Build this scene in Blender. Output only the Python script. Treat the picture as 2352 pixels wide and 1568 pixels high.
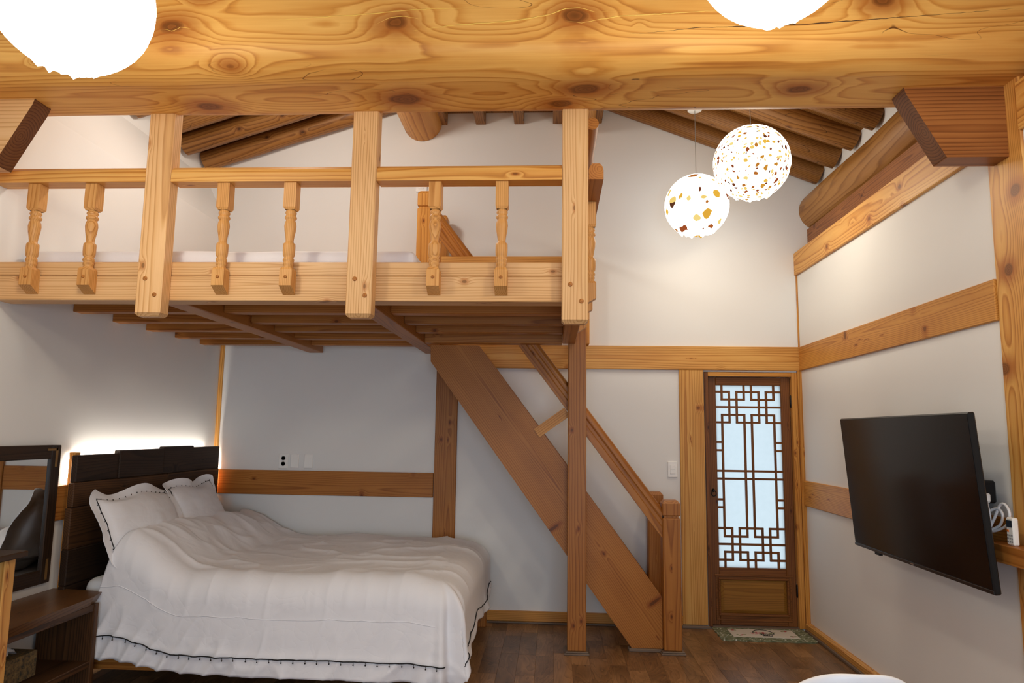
import bpy, math, random
from mathutils import Vector, Matrix, noise
random.seed(7)
PI = math.pi
SC = bpy.context.scene
COL = SC.collection
for o in list(bpy.data.objects):
    bpy.data.objects.remove(o)

# ------------------------------------------------------------------ camera
cam_d = bpy.data.cameras.new('camera'); cam = bpy.data.objects.new('camera', cam_d); COL.objects.link(cam)
SC.camera = cam
cam_d.sensor_width = 36.0
cam_d.lens = 1640.0 / 2352.0 * 36.0
yaw, pitch, roll = 0.0569960, 0.1277240, 0.0143240
f = Vector((-math.sin(yaw) * math.cos(pitch), math.cos(yaw) * math.cos(pitch), math.sin(pitch)))
r = Vector((math.cos(yaw), math.sin(yaw), 0)); u = r.cross(f)
r2 = math.cos(roll) * r + math.sin(roll) * u
u2 = -math.sin(roll) * r + math.cos(roll) * u
M = Matrix((r2, u2, -f)).transposed().to_4x4()
M.translation = Vector((0, 0, 1.48))
cam.matrix_world = M
cam_d.clip_start = 0.05

# ------------------------------------------------------------------ world, lights, exposure
w = bpy.data.worlds.new('world'); SC.world = w; w.use_nodes = True
bg = w.node_tree.nodes['Background']; bg.inputs[0].default_value = (0.72, 0.83, 0.93, 1); bg.inputs[1].default_value = 1.1
SC.view_settings.view_transform = 'Standard'; SC.view_settings.look = 'None'
SC.view_settings.exposure = 0.24; SC.view_settings.gamma = 1.0; SC.view_settings.use_curve_mapping = False
SC.cycles.max_bounces = 6; SC.cycles.diffuse_bounces = 5; SC.cycles.glossy_bounces = 3
SC.cycles.transmission_bounces = 4; SC.cycles.sample_clamp_indirect = 6.0
SC.cycles.use_denoising = True; SC.cycles.use_adaptive_sampling = True; SC.cycles.adaptive_threshold = .03; SC.cycles.caustics_reflective = False; SC.cycles.caustics_refractive = False

def area(name, loc, aim, sx, sy, power, col, spread=PI):
    d = bpy.data.lights.new(name, 'AREA'); d.shape = 'RECTANGLE'; d.size = sx; d.size_y = sy
    d.energy = power; d.color = col; d.spread = spread
    o = bpy.data.objects.new(name, d); COL.objects.link(o); o.location = loc
    o.rotation_euler = (Vector(aim) - Vector(loc)).to_track_quat('-Z', 'Y').to_euler()
    return o
def point(name, loc, power, col, rad):
    d = bpy.data.lights.new(name, 'POINT'); d.energy = power; d.color = col; d.shadow_soft_size = rad
    o = bpy.data.objects.new(name, d); COL.objects.link(o); o.location = loc
    return o
WARM = (1.0, 0.85, 0.64); COOL = (0.60, 0.79, 1.0)
LAMP_EMIT = 3.3
BULB = (6, 18, 30, 38)
area('window_light', (0.25, -2.05, 1.25), (-0.6, 4.0, .9), 2.3, 1.5, 60, COOL)
point('unseen_room_light', (0.9, 0.2, 2.85), 32, WARM, 0.16)  # added fill light out of view, no lamp stands here
point('unseen_room_light', (-1.6, -0.2, 2.85), 20, WARM, 0.16)  # second added fill light, likewise without a fixture
point('unseen_room_light', (-1.75, 4.3, 3.80), 38, (1.0, .93, .82), 0.14)

# ------------------------------------------------------------------ mesh builder
class MB:
    def __init__(s): s.v = []; s.f = []; s.sm = []; s.mi = []
    def add(s, vs, fs, smooth=False, mi=0, mat=None):
        n = len(s.v)
        for p in vs:
            p = Vector(p)
            s.v.append(mat @ p if mat else p)
        for q in fs:
            s.f.append([i + n for i in q]); s.sm.append(smooth); s.mi.append(mi)
        return s
    def box(s, x0, x1, y0, y1, z0, z1, b=0.004, mi=0, mat=None):
        b = min(b, (x1 - x0) * .45, (y1 - y0) * .45, (z1 - z0) * .45)
        if b <= 0:
            vs = [(x, y, z) for x in (x0, x1) for y in (y0, y1) for z in (z0, z1)]
            fs = [(0, 1, 3, 2), (4, 6, 7, 5), (0, 4, 5, 1), (2, 3, 7, 6), (0, 2, 6, 4), (1, 5, 7, 3)]
            return s.add(vs, fs, False, mi, mat)
        X = (x0, x1); Y = (y0, y1); Z = (z0, z1); sg = (1, -1); vs = []; idx = {}
        for i in (0, 1):
            for j in (0, 1):
                for k in (0, 1):
                    for a in range(3):
                        p = [X[i] + sg[i] * b, Y[j] + sg[j] * b, Z[k] + sg[k] * b]
                        p[a] = (X, Y, Z)[a][(i, j, k)[a]]
                        idx[(i, j, k, a)] = len(vs); vs.append(p)
        fs = []
        for a in range(3):
            for e in (0, 1):
                q = []
                for (m, n) in ((0, 0), (1, 0), (1, 1), (0, 1)):
                    c = [0, 0, 0]; c[a] = e; c[(a + 1) % 3] = m; c[(a + 2) % 3] = n
                    q.append(idx[(c[0], c[1], c[2], a)])
                fs.append(q if e else q[::-1])
        for a in range(3):
            b1, b2 = (a + 1) % 3, (a + 2) % 3
            for m in (0, 1):
                for n in (0, 1):
                    c0 = [0, 0, 0]; c0[b1] = m; c0[b2] = n; c1 = list(c0); c1[a] = 1
                    q = [idx[(*c0, b1)], idx[(*c1, b1)], idx[(*c1, b2)], idx[(*c0, b2)]]
                    if m != n: q = q[::-1]
                    fs.append(q[::-1])
        for i in (0, 1):
            for j in (0, 1):
                for k in (0, 1):
                    q = [idx[(i, j, k, 0)], idx[(i, j, k, 1)], idx[(i, j, k, 2)]]
                    if (i + j + k) % 2 == 0: q = q[::-1]
                    fs.append(q)
        return s.add(vs, fs, False, mi, mat)
    def prism(s, poly, a0, a1, axis='y', mi=0, mat=None, smooth=False):
        # poly: 2D points; extruded along axis
        def P(p, t):
            return {'y': (p[0], t, p[1]), 'x': (t, p[0], p[1]), 'z': (p[0], p[1], t)}[axis]
        n = len(poly)
        vs = [P(p, a0) for p in poly] + [P(p, a1) for p in poly]
        s.add(vs, [list(range(n))[::-1], list(range(n, 2 * n))], False, mi, mat)
        s.add(vs, [(i, (i + 1) % n, n + (i + 1) % n, n + i) for i in range(n)], smooth, mi, mat)
        return s
    def tube(s, pts, rad, n=8, mi=0, caps=True, smooth=True, closed=False, sq=1.0):
        pts = [Vector(p) for p in pts]; m = len(pts)
        R = rad if isinstance(rad, (list, tuple)) else [rad] * m
        vs = []; prev = None
        for i, p in enumerate(pts):
            t = (pts[(i + 1) % m] - pts[i - 1]) if closed else (pts[min(i + 1, m - 1)] - pts[max(i - 1, 0)])
            t.normalize()
            if prev is None:
                a = t.orthogonal().normalized()
            else:
                a = (prev - t * prev.dot(t))
                a = a.normalized() if a.length > 1e-6 else t.orthogonal().normalized()
            prev = a; b = t.cross(a)
            for k in range(n):
                th = 2 * PI * k / n
                vs.append(p + (a * math.cos(th) + b * math.sin(th) * sq) * R[i])
        fs = []
        for i in range(m if closed else m - 1):
            j = (i + 1) % m
            for k in range(n):
                fs.append((i * n + k, i * n + (k + 1) % n, j * n + (k + 1) % n, j * n + k))
        s.add(vs, fs, smooth, mi)
        if caps and not closed:
            s.add(vs[:n], [list(range(n))[::-1]], False, mi); s.add(vs[-n:], [list(range(n))], False, mi)
        return s
    def lathe(s, prof, c=(0, 0, 0), n=20, mi=0, smooth=True, mat=None):
        vs = []; m = len(prof)
        for (rr, z) in prof:
            for k in range(n):
                th = 2 * PI * k / n
                vs.append((c[0] + rr * math.cos(th), c[1] + rr * math.sin(th), c[2] + z))
        fs = []
        for i in range(m - 1):
            for k in range(n):
                fs.append((i * n + k, i * n + (k + 1) % n, (i + 1) * n + (k + 1) % n, (i + 1) * n + k))
        fs.append(list(range(n))[::-1]); fs.append([(m - 1) * n + k for k in range(n)])
        return s.add(vs, fs, smooth, mi, mat)
    def grid(s, fn, nu, nv, mi=0, smooth=True):
        vs = [fn(i / nu, j / nv) for i in range(nu + 1) for j in range(nv + 1)]
        fs = [(i * (nv + 1) + j, (i + 1) * (nv + 1) + j, (i + 1) * (nv + 1) + j + 1, i * (nv + 1) + j + 1)
              for i in range(nu) for j in range(nv)]
        return s.add(vs, fs, smooth, mi)
    def ball(s, c, rr, n=8, m=5, mi=0):
        c = Vector(c)
        prof = [(rr * math.sin(PI * (i + .02) / (m + .04)), -rr * math.cos(PI * i / m)) for i in range(m + 1)]
        return s.lathe(prof, c, n, mi)

def wloc(o):
    v = Vector((0, 0, 0))
    while o is not None:
        v += o.location; o = o.parent
    return v
def build(name, mb, mats, parent=None, rot=None, pivot=None, angle=None, fix=False):
    """one mesh object whose origin is the middle of its mesh; world coordinates in, optional tilt (axis, angle)"""
    if rot:   # mb is in world coordinates; store in a frame turned about axis by angle so grain follows the member
        R = Matrix.Rotation(rot[1], 3, rot[0]); Ri = R.transposed()
        vs = [Ri @ v for v in mb.v]
    else:
        vs = mb.v; R = None
    lo = Vector((min(v[i] for v in vs) for i in range(3))); hi = Vector((max(v[i] for v in vs) for i in range(3)))
    c = (lo + hi) / 2
    me = bpy.data.meshes.new(name)
    me.from_pydata([v - c for v in vs], [], mb.f)
    me.polygons.foreach_set('use_smooth', mb.sm); me.polygons.foreach_set('material_index', mb.mi)
    if not isinstance(mats, (list, tuple)): mats = [mats]
    for m in mats: me.materials.append(m)
    me.validate(); me.update()
    if fix:
        import bmesh
        bm = bmesh.new(); bm.from_mesh(me); bmesh.ops.recalc_face_normals(bm, faces=bm.faces); bm.to_mesh(me); bm.free()
    o = bpy.data.objects.new(name, me); COL.objects.link(o)
    cw = (R @ c) if R else c
    if R: o.rotation_euler = R.to_euler()
    if parent is not None:
        o.parent = parent; o.location = cw - wloc(parent)
    else: o.location = cw
    return o
def thing(name, loc, label, cat, group=None):
    o = bpy.data.objects.new(name, None); COL.objects.link(o); o.location = loc; o.empty_display_size = .05
    return tag(o, label, cat, group)
def tag(o, label=None, cat=None, group=None):
    if label: o['label'] = label
    if cat: o['category'] = cat
    if group: o['group'] = group
    return o
def struct(o, label=None):
    o['kind'] = 'structure'
    if label: o['label'] = label
    return o
def sempty(name, loc, label=None):
    o = bpy.data.objects.new(name, None); COL.objects.link(o); o.location = loc
    return struct(o, label)
def dup(root, loc=None, label=None, parent=None):
    c = root.copy(); COL.objects.link(c)
    if parent is not None: c.parent = parent
    if loc is not None: c.location = loc
    if label: c['label'] = label
    for ch in root.children: dup(ch, None, None, c)
    return c

# ------------------------------------------------------------------ materials
class NT:
    def __init__(s, name):
        s.m = bpy.data.materials.new(name); s.m.use_nodes = True
        s.t = s.m.node_tree; s.p = s.t.nodes['Principled BSDF']; s.out = s.t.nodes['Material Output']
    def n(s, typ, **k):
        nd = s.t.nodes.new(typ)
        for a, b in k.items(): setattr(nd, a, b)
        return nd
    def l(s, a, b): s.t.links.new(a, b)
    def set(s, sock, v):
        if isinstance(v, bpy.types.NodeSocket): s.l(v, sock)
        else: sock.default_value = v
    def math(s, op, a, b=None, c=None, clamp=False):
        nd = s.n('ShaderNodeMath', operation=op, use_clamp=clamp); s.set(nd.inputs[0], a)
        if b is not None: s.set(nd.inputs[1], b)
        if c is not None: s.set(nd.inputs[2], c)
        return nd.outputs[0]
    def vmath(s, op, a, b=None):
        nd = s.n('ShaderNodeVectorMath', operation=op); s.set(nd.inputs[0], a)
        if b is not None: s.set(nd.inputs[1], b)
        return nd.outputs[1] if op in ('LENGTH', 'DISTANCE', 'DOT_PRODUCT') else nd.outputs[0]
    def noise(s, vec, scale, detail=2, rough=.5, dist=0):
        nd = s.n('ShaderNodeTexNoise'); s.set(nd.inputs['Vector'], vec); nd.inputs['Scale'].default_value = scale
        nd.inputs['Detail'].default_value = detail; nd.inputs['Roughness'].default_value = rough
        nd.inputs['Distortion'].default_value = dist
        return nd.outputs[0]
    def ramp(s, fac, stops, interp='LINEAR'):
        nd = s.n('ShaderNodeValToRGB'); s.l(fac, nd.inputs[0]); e = nd.color_ramp; e.interpolation = interp
        while len(e.elements) < len(stops): e.elements.new(.5)
        for el, (p, c) in zip(e.elements, stops): el.position = p; el.color = (*c, 1) if len(c) == 3 else c
        return nd.outputs[0]
    def mix(s, fac, a, b, blend='MIX'):
        nd = s.n('ShaderNodeMix', data_type='RGBA', blend_type=blend)
        s.set(nd.inputs[0], fac)
        s.set(nd.inputs[6], (*a, 1) if isinstance(a, tuple) and len(a) == 3 else a)
        s.set(nd.inputs[7], (*b, 1) if isinstance(b, tuple) and len(b) == 3 else b)
        return nd.outputs[2]
    def mapr(s, v, a, b, c, d, smooth=True):
        nd = s.n('ShaderNodeMapRange', interpolation_type='SMOOTHSTEP' if smooth else 'LINEAR')
        s.l(v, nd.inputs[0])
        for i, x in enumerate((a, b, c, d)): nd.inputs[i + 1].default_value = x
        return nd.outputs[0]
    def sep(s, v):
        nd = s.n('ShaderNodeSeparateXYZ'); s.l(v, nd.inputs[0]); return nd.outputs
    def comb(s, x, y, z):
        nd = s.n('ShaderNodeCombineXYZ')
        for i, q in enumerate((x, y, z)): s.set(nd.inputs[i], q)
        return nd.outputs[0]
    def bump(s, h, dist, strength=1.0):
        nd = s.n('ShaderNodeBump'); s.l(h, nd.inputs['Height']); nd.inputs['Distance'].default_value = dist
        nd.inputs['Strength'].default_value = strength; s.l(nd.outputs[0], s.p.inputs['Normal'])

def wood(name, axis, light, mid, dark, freq=85., knots=.55, rough=.42, warp=.035, var=.12, knot_list=None, knot_r=.012, crack=False, streak=.62, stretch=.13):
    t = NT(name); tc = t.n('ShaderNodeTexCoord'); oi = t.n('ShaderNodeObjectInfo')
    x, y, z = t.sep(tc.outputs['Object'])
    pa, pb, pc = {'x': (x, y, z), 'y': (y, z, x), 'z': (z, x, y)}[axis]
    rnd = oi.outputs['Random']
    seed = t.math('MULTIPLY', rnd, 37.3)
    pas = t.math('ADD', pa, seed)
    q = t.comb(t.math('MULTIPLY', pas, stretch), pb, pc)
    n1 = t.noise(q, 3.2, 2, .5)
    n2 = t.noise(q, 11.0, 2, .5)
    ob = t.math('MULTIPLY', t.math('SUBTRACT', rnd, .5), .16)
    oc = t.math('MULTIPLY', t.math('SUBTRACT', t.math('FRACT', t.math('MULTIPLY', rnd, 7.77)), .5), .16)
    d = t.vmath('LENGTH', t.comb(t.math('ADD', pb, ob), t.math('ADD', pc, oc), 0.0))
    d = t.math('ADD', d, t.math('MULTIPLY', n1, warp * 2.2))
    d = t.math('ADD', d, t.math('MULTIPLY', n2, warp * .3))
    kd = None
    if knot_list:
        for (kx, ky, kz, kr) in knot_list:     # local coordinates, radius
            v = t.vmath('SUBTRACT', tc.outputs['Object'], (kx, ky, kz))
            v = t.vmath('MULTIPLY', v, (.62, 1.0, 1.0))
            dd = t.math('DIVIDE', t.vmath('LENGTH', v), kr)
            kd = dd if kd is None else t.math('MINIMUM', kd, dd)
        kd = t.math('ADD', kd, t.math('MULTIPLY', t.math('SUBTRACT', t.noise(tc.outputs['Object'], 9, 2), .5), .9))
        kamp = 1.0; hal = .05
    if knots > 0 and not knot_list:
        th = t.math('ARCTAN2', pb, pc)
        vo = t.n('ShaderNodeTexVoronoi', voronoi_dimensions='2D', feature='F1')
        t.l(t.comb(pas, t.math('MULTIPLY', th, .13), 0.0), vo.inputs['Vector'])
        vo.inputs['Scale'].default_value = 3.0
        cr = t.sep(vo.outputs['Color'])[0]
        keep = t.math('LESS_THAN', cr, knots)
        kd = t.math('DIVIDE', vo.outputs['Distance'], 3.0 * knot_r)
        kd = t.math('ADD', kd, t.math('MULTIPLY', t.math('SUBTRACT', 1.0, keep), 50.0))
        hal = .016
    if kd is not None:
        halo = t.math('EXPONENT', t.math('MULTIPLY', t.math('MULTIPLY', kd, kd), -.12))
        d = t.math('ADD', d, t.math('MULTIPLY', halo, hal))
    fr = t.math('FRACT', t.math('MULTIPLY', d, freq))
    ring = t.ramp(fr, [(0, (0, 0, 0)), (.55, (.25, .25, .25)), (.86, (1, 1, 1)), (1, (0, 0, 0))])
    fib = t.noise(t.comb(t.math('MULTIPLY', pas, 3.0), t.math('MULTIPLY', pb, 130.0), t.math('MULTIPLY', pc, 130.0)), 1.0, 2, .6)
    blot = t.noise(t.comb(t.math('MULTIPLY', pas, 1.0), t.math('MULTIPLY', pb, 5.0), t.math('MULTIPLY', pc, 5.0)), 1.3, 3, .55)
    g = t.math('ADD', t.math('MULTIPLY', ring, streak), t.math('MULTIPLY', fib, .32))
    g = t.math('ADD', g, t.math('MULTIPLY', t.math('SUBTRACT', blot, .5), .9), clamp=True)
    col = t.ramp(g, [(0.05, light), (.5, mid), (1.0, dark)])
    vv = t.math('ADD', 1.0 - var / 2, t.math('MULTIPLY', t.math('FRACT', t.math('MULTIPLY', rnd, 13.7)), var))
    col = t.mix(1.0, col, t.comb(vv, vv, vv), 'MULTIPLY')
    if kd is not None:
        kc = tuple(c * .38 for c in dark)
        glow = t.mapr(kd, .6, 3.2, .75, 0.0)
        col = t.mix(glow, col, tuple(a * b for a, b in zip(dark, (1.05, .82, .6))))
        km = t.mapr(kd, .75, 1.1, 1.0, 0.0)
        kr2 = t.math('FRACT', t.math('MULTIPLY', kd, 3.3))
        kcol = t.mix(kr2, kc, tuple(c * .75 for c in dark))
        col = t.mix(t.math('MULTIPLY', km, .85), col, kcol)
    if crack:
        cn = t.noise(t.comb(t.math('MULTIPLY', pa, .55), t.math('MULTIPLY', pb, 2.2), t.math('MULTIPLY', pc, 2.2)), 1.6, 3, .5)
        cm = t.mapr(t.math('ABSOLUTE', t.math('SUBTRACT', cn, .535)), 0.0, .0022, 1.0, 0.0)
        gate = t.mapr(t.noise(t.comb(t.math('MULTIPLY', pa, .8), pb, pc), 2.0, 1), .5, .56, 0.0, 1.0)
        col = t.mix(t.math('MULTIPLY', cm, gate), col, tuple(c * .35 for c in dark))
    t.l(col, t.p.inputs['Base Color']); t.p.inputs['Roughness'].default_value = rough
    t.p.inputs['Specular IOR Level'].default_value = .28
    t.bump(fr, .0007, .35)
    return t.m

def plain(name, col, rough=.5, metal=0., spec=.5, bumpscale=None, bumpd=.001):
    t = NT(name); t.p.inputs['Roughness'].default_value = rough
    t.p.inputs['Metallic'].default_value = metal; t.p.inputs['Specular IOR Level'].default_value = spec
    tc = t.n('ShaderNodeTexCoord')
    nn = t.noise(tc.outputs['Object'], 6.0, 3)
    t.l(t.mix(nn, tuple(c * .96 for c in col), tuple(min(1, c * 1.04) for c in col)), t.p.inputs['Base Color'])
    if bumpscale: t.bump(t.noise(tc.outputs['Object'], bumpscale, 3), bumpd)
    return t.m

PAL = {  # light, mid, dark
 'pale':  ((.78, .50, .25), (.66, .38, .155), (.42, .20, .07)),
 'log':   ((.44, .22, .062), (.34, .15, .034), (.20, .08, .017)),
 'honey': ((.76, .43, .125), (.60, .275, .06), (.34, .12, .025)),
 'bench': ((.17, .080, .028), (.105, .046, .016), (.04, .018, .007)),
 'amber': ((.66, .32, .070), (.52, .215, .038), (.30, .10, .016)),
 'turned': ((.70, .38, .13), (.58, .28, .08), (.36, .14, .03)),
 'stair': ((.45, .185, .040), (.35, .128, .024), (.20, .060, .010)),
 'roof':  ((.32, .15, .042), (.22, .092, .022), (.10, .036, .009)),
 'red':   ((.38, .15, .042), (.26, .09, .024), (.11, .035, .010)),
 'endgrain_shade': ((.17, .066, .022), (.11, .038, .013), (.045, .015, .006)),
 'door':  ((.23, .085, .020), (.16, .055, .013), (.08, .027, .007)),
 'panel': ((.34, .155, .025), (.27, .115, .018), (.17, .068, .010)),
 'dark':  ((.040, .021, .011), (.024, .013, .008), (.010, .006, .004)),
 'darkb': ((.10, .045, .016), (.058, .025, .010), (.020, .010, .005)),
}
_w = {}
def W(p, ax, **k):
    key = (p, ax, tuple(sorted(k.items())))
    if key not in _w: _w[key] = wood('wood_%s_%s' % (p, ax), ax, *PAL[p], **k)
    return _w[key]

def plaster():
    t = NT('wallpaper'); tc = t.n('ShaderNodeTexCoord')
    nn = t.noise(tc.outputs['Object'], 1.3, 3)
    t.l(t.mix(nn, (.79, .795, .785), (.83, .835, .825)), t.p.inputs['Base Color'])
    t.p.inputs['Roughness'].default_value = .75; t.p.inputs['Specular IOR Level'].default_value = .25
    x, y, z = t.sep(tc.outputs['Object'])
    h = t.noise(t.comb(t.math('MULTIPLY', x, 400), t.math('MULTIPLY', y, 400), t.math('MULTIPLY', z, 60)), 1.0, 2)
    t.bump(h, .0006, .3)
    return t.m
WALL = plaster()

def floor_mat():
    t = NT('laminate'); tc = t.n('ShaderNodeTexCoord'); oi = t.n('ShaderNodeObjectInfo'); rnd = oi.outputs['Random']
    x, y, z = t.sep(tc.outputs['Object'])
    ys = t.math('ADD', y, t.math('MULTIPLY', rnd, 41.0)); xs = t.math('ADD', x, t.math('MULTIPLY', rnd, 17.0))
    n1 = t.noise(t.comb(t.math('MULTIPLY', xs, 3.0), t.math('MULTIPLY', ys, .7), 0.0), 2.0, 2, .5, 1.2)
    fr = t.math('FRACT', t.math('MULTIPLY', n1, 13.0))
    ln = t.ramp(fr, [(0, (0, 0, 0)), (.8, (.5, .5, .5)), (1, (1, 1, 1))])
    fib = t.noise(t.comb(t.math('MULTIPLY', xs, 160.0), t.math('MULTIPLY', ys, 4.0), 0.0), 1.0, 3)
    big = t.noise(t.comb(t.math('MULTIPLY', xs, 6.0), t.math('MULTIPLY', ys, 2.0), 0.0), 1.5, 3)
    g = t.math('ADD', t.math('MULTIPLY', ln, .42), t.math('MULTIPLY', fib, .38))
    g = t.math('ADD', g, t.math('MULTIPLY', t.math('SUBTRACT', big, .5), 1.1))
    g = t.math('ADD', g, t.math('MULTIPLY', t.math('SUBTRACT', t.math('FRACT', t.math('MULTIPLY', rnd, 9.1)), .5), .45), clamp=True)
    col = t.ramp(g, [(0, (.36, .19, .082)), (.42, (.20, .10, .040)), (1, (.060, .028, .012))])
    t.l(col, t.p.inputs['Base Color']); t.p.inputs['Roughness'].default_value = .33
    t.bump(fib, .0003, .3)
    return t.m
FLOORM = floor_mat()

def cloth(name, col, scale=7., bd=.0035):
    t = NT(name); tc = t.n('ShaderNodeTexCoord')
    t.p.inputs['Base Color'].default_value = (*col, 1); t.p.inputs['Roughness'].default_value = .6
    t.p.inputs['Specular IOR Level'].default_value = .3
    o = tc.outputs['Object']
    a = t.noise(o, scale, 1, .5, 1.2); b = t.noise(t.vmath('ADD', o, (5., 3., 1.)), scale * .55, 1, .5, 1.6)
    c1 = t.math('ABSOLUTE', t.math('SUBTRACT', a, .5)); c2 = t.math('ABSOLUTE', t.math('SUBTRACT', b, .5))
    h = t.math('ADD', t.math('POWER', c1, .6), t.math('POWER', c2, .6))
    t.bump(h, bd, .55)
    return t.m
LINEN = cloth('white_linen', (.79, .805, .85))
SHEET = cloth('white_sheet', (.80, .82, .85), 5, .003)

WHITE_PL = plain('white_plastic', (.90, .90, .88), .3)
BLACK_PL = plain('black_plastic', (.008, .008, .009), .35, 0, .25)
BLACK_IRON = plain('black_iron', (.015, .013, .012), .45, .6)
THREAD = plain('black_thread', (.01, .01, .012), .8)
CHROME = plain('steel', (.6, .6, .6), .25, 1.0)
GREY_PL = plain('grey_steel_paint', (.35, .37, .40), .35, .3)
STRIP = plain('grey_brown_trim', (.17, .12, .085), .5)

# ================================================================== SETTING
XL, XR, YB = -2.81, 2.0, 5.88
YF = -2.3
fl = struct(build('floor', MB().box(-3.3, 2.6, YF - .2, YB + .15, -.12, -.012, 0), plain('subfloor', (.05, .03, .018), .8)), 'dark brown laminate plank floor')
# floor planks
x = -2.81; k = 0
while x < 2.02:
    x1 = min(x + .118, 2.03)
    y = 1.6 - (.31 * (k % 3)) - random.random() * .1
    while y < YB:
        ln = random.choice((.42, .55, .68, .8)); y1 = min(y + ln, YB + .02)
        build('floor_plank', MB().box(x + .0002, x1 - .0002, y + .0002, y1 - .0002, -.011, random.uniform(-.0003, 0), .0007), FLOORM, fl)
        y = y1
    x = x1; k += 1
build('floor_border', MB().box(-2.81, 2.03, YF, 1.25, -.011, 0, 0), FLOORM, fl)

wb = struct(build('wall_back', MB().box(-3.4, 1.22, YB, YB + .12, 0, 4.8, 0).box(2.0, 2.6, YB, YB + .12, 0, 4.8, 0).box(1.22, 2.0, YB, YB + .12, 2.0, 4.8, 0), WALL), 'white papered back wall')
wl = struct(build('wall_left', MB().box(XL - .3, XL, YF, YB + .12, 0, 3.0, 0).box(-3.3, -3.04, YF, YB + .12, 3.62, 4.1, 0).prism([(XL, 3.0), (XL - .3, 3.0), (XL - .3, 3.655), (-3.04, 3.655), (XL, 3.20)], YF, YB + .12, 'y'), WALL), 'white papered left wall')
wr = struct(build('wall_right', MB().box(XR + .004, XR + .3, YF, YB + .12, 0, 2.97, 0).box(2.16, 2.5, YF, YB + .12, 2.9, 3.2, 0).box(2.2, 2.5, YF, YB + .12, 3.2, 4.1, 0), WALL), 'white papered right wall')
wf = struct(build('wall_front', MB().box(-3.3, -2.4, YF - .12, YF, 0, 4.8, 0).box(1.4, 2.5, YF - .12, YF, 0, 4.8, 0).box(-2.4, 1.4, YF - .12, YF, 0, .5, 0).box(-2.4, 1.4, YF - .12, YF, 2.4, 4.8, 0), WALL))
# ceiling: two slopes and a flat middle, boards above rafters
cm = MB()
def slab(p0, p1, y0, y1, th=.03):
    (xa, za), (xb, zb) = p0, p1
    cm.prism([(xa, za), (xb, zb), (xb, zb + th), (xa, za + th)], y0, y1, 'y')
slab((.34, 4.385), (2.35, 3.61), YF, YB + .1); slab((-3.2, 3.80), (-1.25, 4.425), YF, YB + .1); slab((-1.3, 4.235), (.4, 4.235), YF, YB + .1)
cl = struct(build('ceiling', cm, W('roof', 'y', knots=0)), 'timber ceiling of round rafters between plaster')
R_R = .084
def rafter(pa_, pb_, yc, rr, seed):
    rnd = random.Random(seed); pts = []; rad = []
    for i in range(9):
        s = i / 8
        pts.append((pa_[0] + (pb_[0] - pa_[0]) * s, yc + rnd.uniform(-.004, .004), pa_[1] + (pb_[1] - pa_[1]) * s))
        rad.append(rr * (1 + rnd.uniform(-.02, .02)))
    ang = math.atan2(-(pb_[1] - pa_[1]), pb_[0] - pa_[0])
    return build('rafter', MB().tube(pts, rad, 14), W('roof', 'x', knots=.5, knot_r=.014, var=.35, crack=True), cl, rot=('Y', ang))
sl_r = (4.214 - 3.54) / (.44 - 2.19); sl_l = (4.223 - 3.69) / (-1.36 + 3.02)
for i in range(10):
    yc = 5.79 - .352 * i
    o_ = R_R / math.cos(math.atan(sl_r)) + .0
    rafter((.25, 4.214 + sl_r * (.25 - .44) + o_), (2.19, 3.54 + o_), yc, R_R, i)
    o_ = R_R / math.cos(math.atan(sl_l))
    rafter((-3.02, 3.69 + o_), (-1.16, 3.69 + sl_l * 1.86 + o_), yc, R_R, 50 + i)
for i in range(5):
    xc = -.965 + .333 * i
    build('ceiling_joist', MB().box(xc - .043, xc + .043, 1.0, YB - .001, 4.128, 4.236, .004), W('roof', 'y', knots=.5, knot_r=.014, var=.35, crack=True), cl)

# window behind the camera
wn = sempty('window_1', (-.5, YF, .5), 'wide window behind the seating area')
for (a, b, c_, d_) in ((-2.4, 1.4, .5, .56), (-2.4, 1.4, 2.34, 2.4), (-2.4, -2.34, .5, 2.4), (1.34, 1.4, .5, 2.4), (-.53, -.47, .5, 2.4)):
    build('window_frame', MB().box(a, b, YF - .1, YF - .02, c_, d_), W('amber', 'x'), wn)

# wall timbers
def timber(name, x0, x1, y0, y1, z0, z1, pal, ax, label, b=.004, **k):
    return struct(build(name, MB().box(x0, x1, y0, y1, z0, z1, b), W(pal, ax, **k)), label)
TB = YB - .022
timber('trim_1', -.93, 1.995, TB - .008, YB + .01, 2.012, 2.204, 'honey', 'x', 'wide honey timber band across back wall above the door')
timber('trim_2', -2.80, -.96, TB, YB + .01, .953, 1.150, 'stair', 'x', 'horizontal timber band on back wall behind the bed')
timber('trim_3', -.955, -.775, TB - .006, YB + .01, 0.02, 2.27, 'stair', 'z', 'vertical timber on back wall behind the stair', knots=.8)
timber('trim_4', 1.03, 1.225, TB - .004, YB + .01, .022, 2.012, 'honey', 'z', 'vertical timber left of the door', knots=.35)
timber('trim_5', 1.972, 2.012, TB - .006, YB + .01, .02, 2.012, 'amber', 'z', 'corner timber right of the door')
timber('trim_6', 1.987, 2.02, 3.28, YB - .03, 2.012, 2.203, 'amber', 'y', 'timber band on right wall above the television', knots=.7, knot_r=.016)
timber('trim_7', 1.987, 2.02, 3.28, YB - .03, .948, 1.142, 'amber', 'y', 'timber band on right wall behind the television', knots=.8, knot_r=.016)
timber('trim_8', 1.982, 2.16, 3.281, YB - .001, 2.797, 2.985, 'honey', 'y', 'uppermost timber band of the right wall', knots=.85, knot_r=.018)
timber('trim_18', 1.982, 2.16, -1.5, 3.029, 2.797, 3.01, 'honey', 'y', 'upper timber band of right wall on the near side of the pillar')
timber('trim_9', 2.10, 2.22, -1.5, YB - .001, 2.985, 3.19, 'red', 'y', 'dark timber ledge under the wall log')
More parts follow.
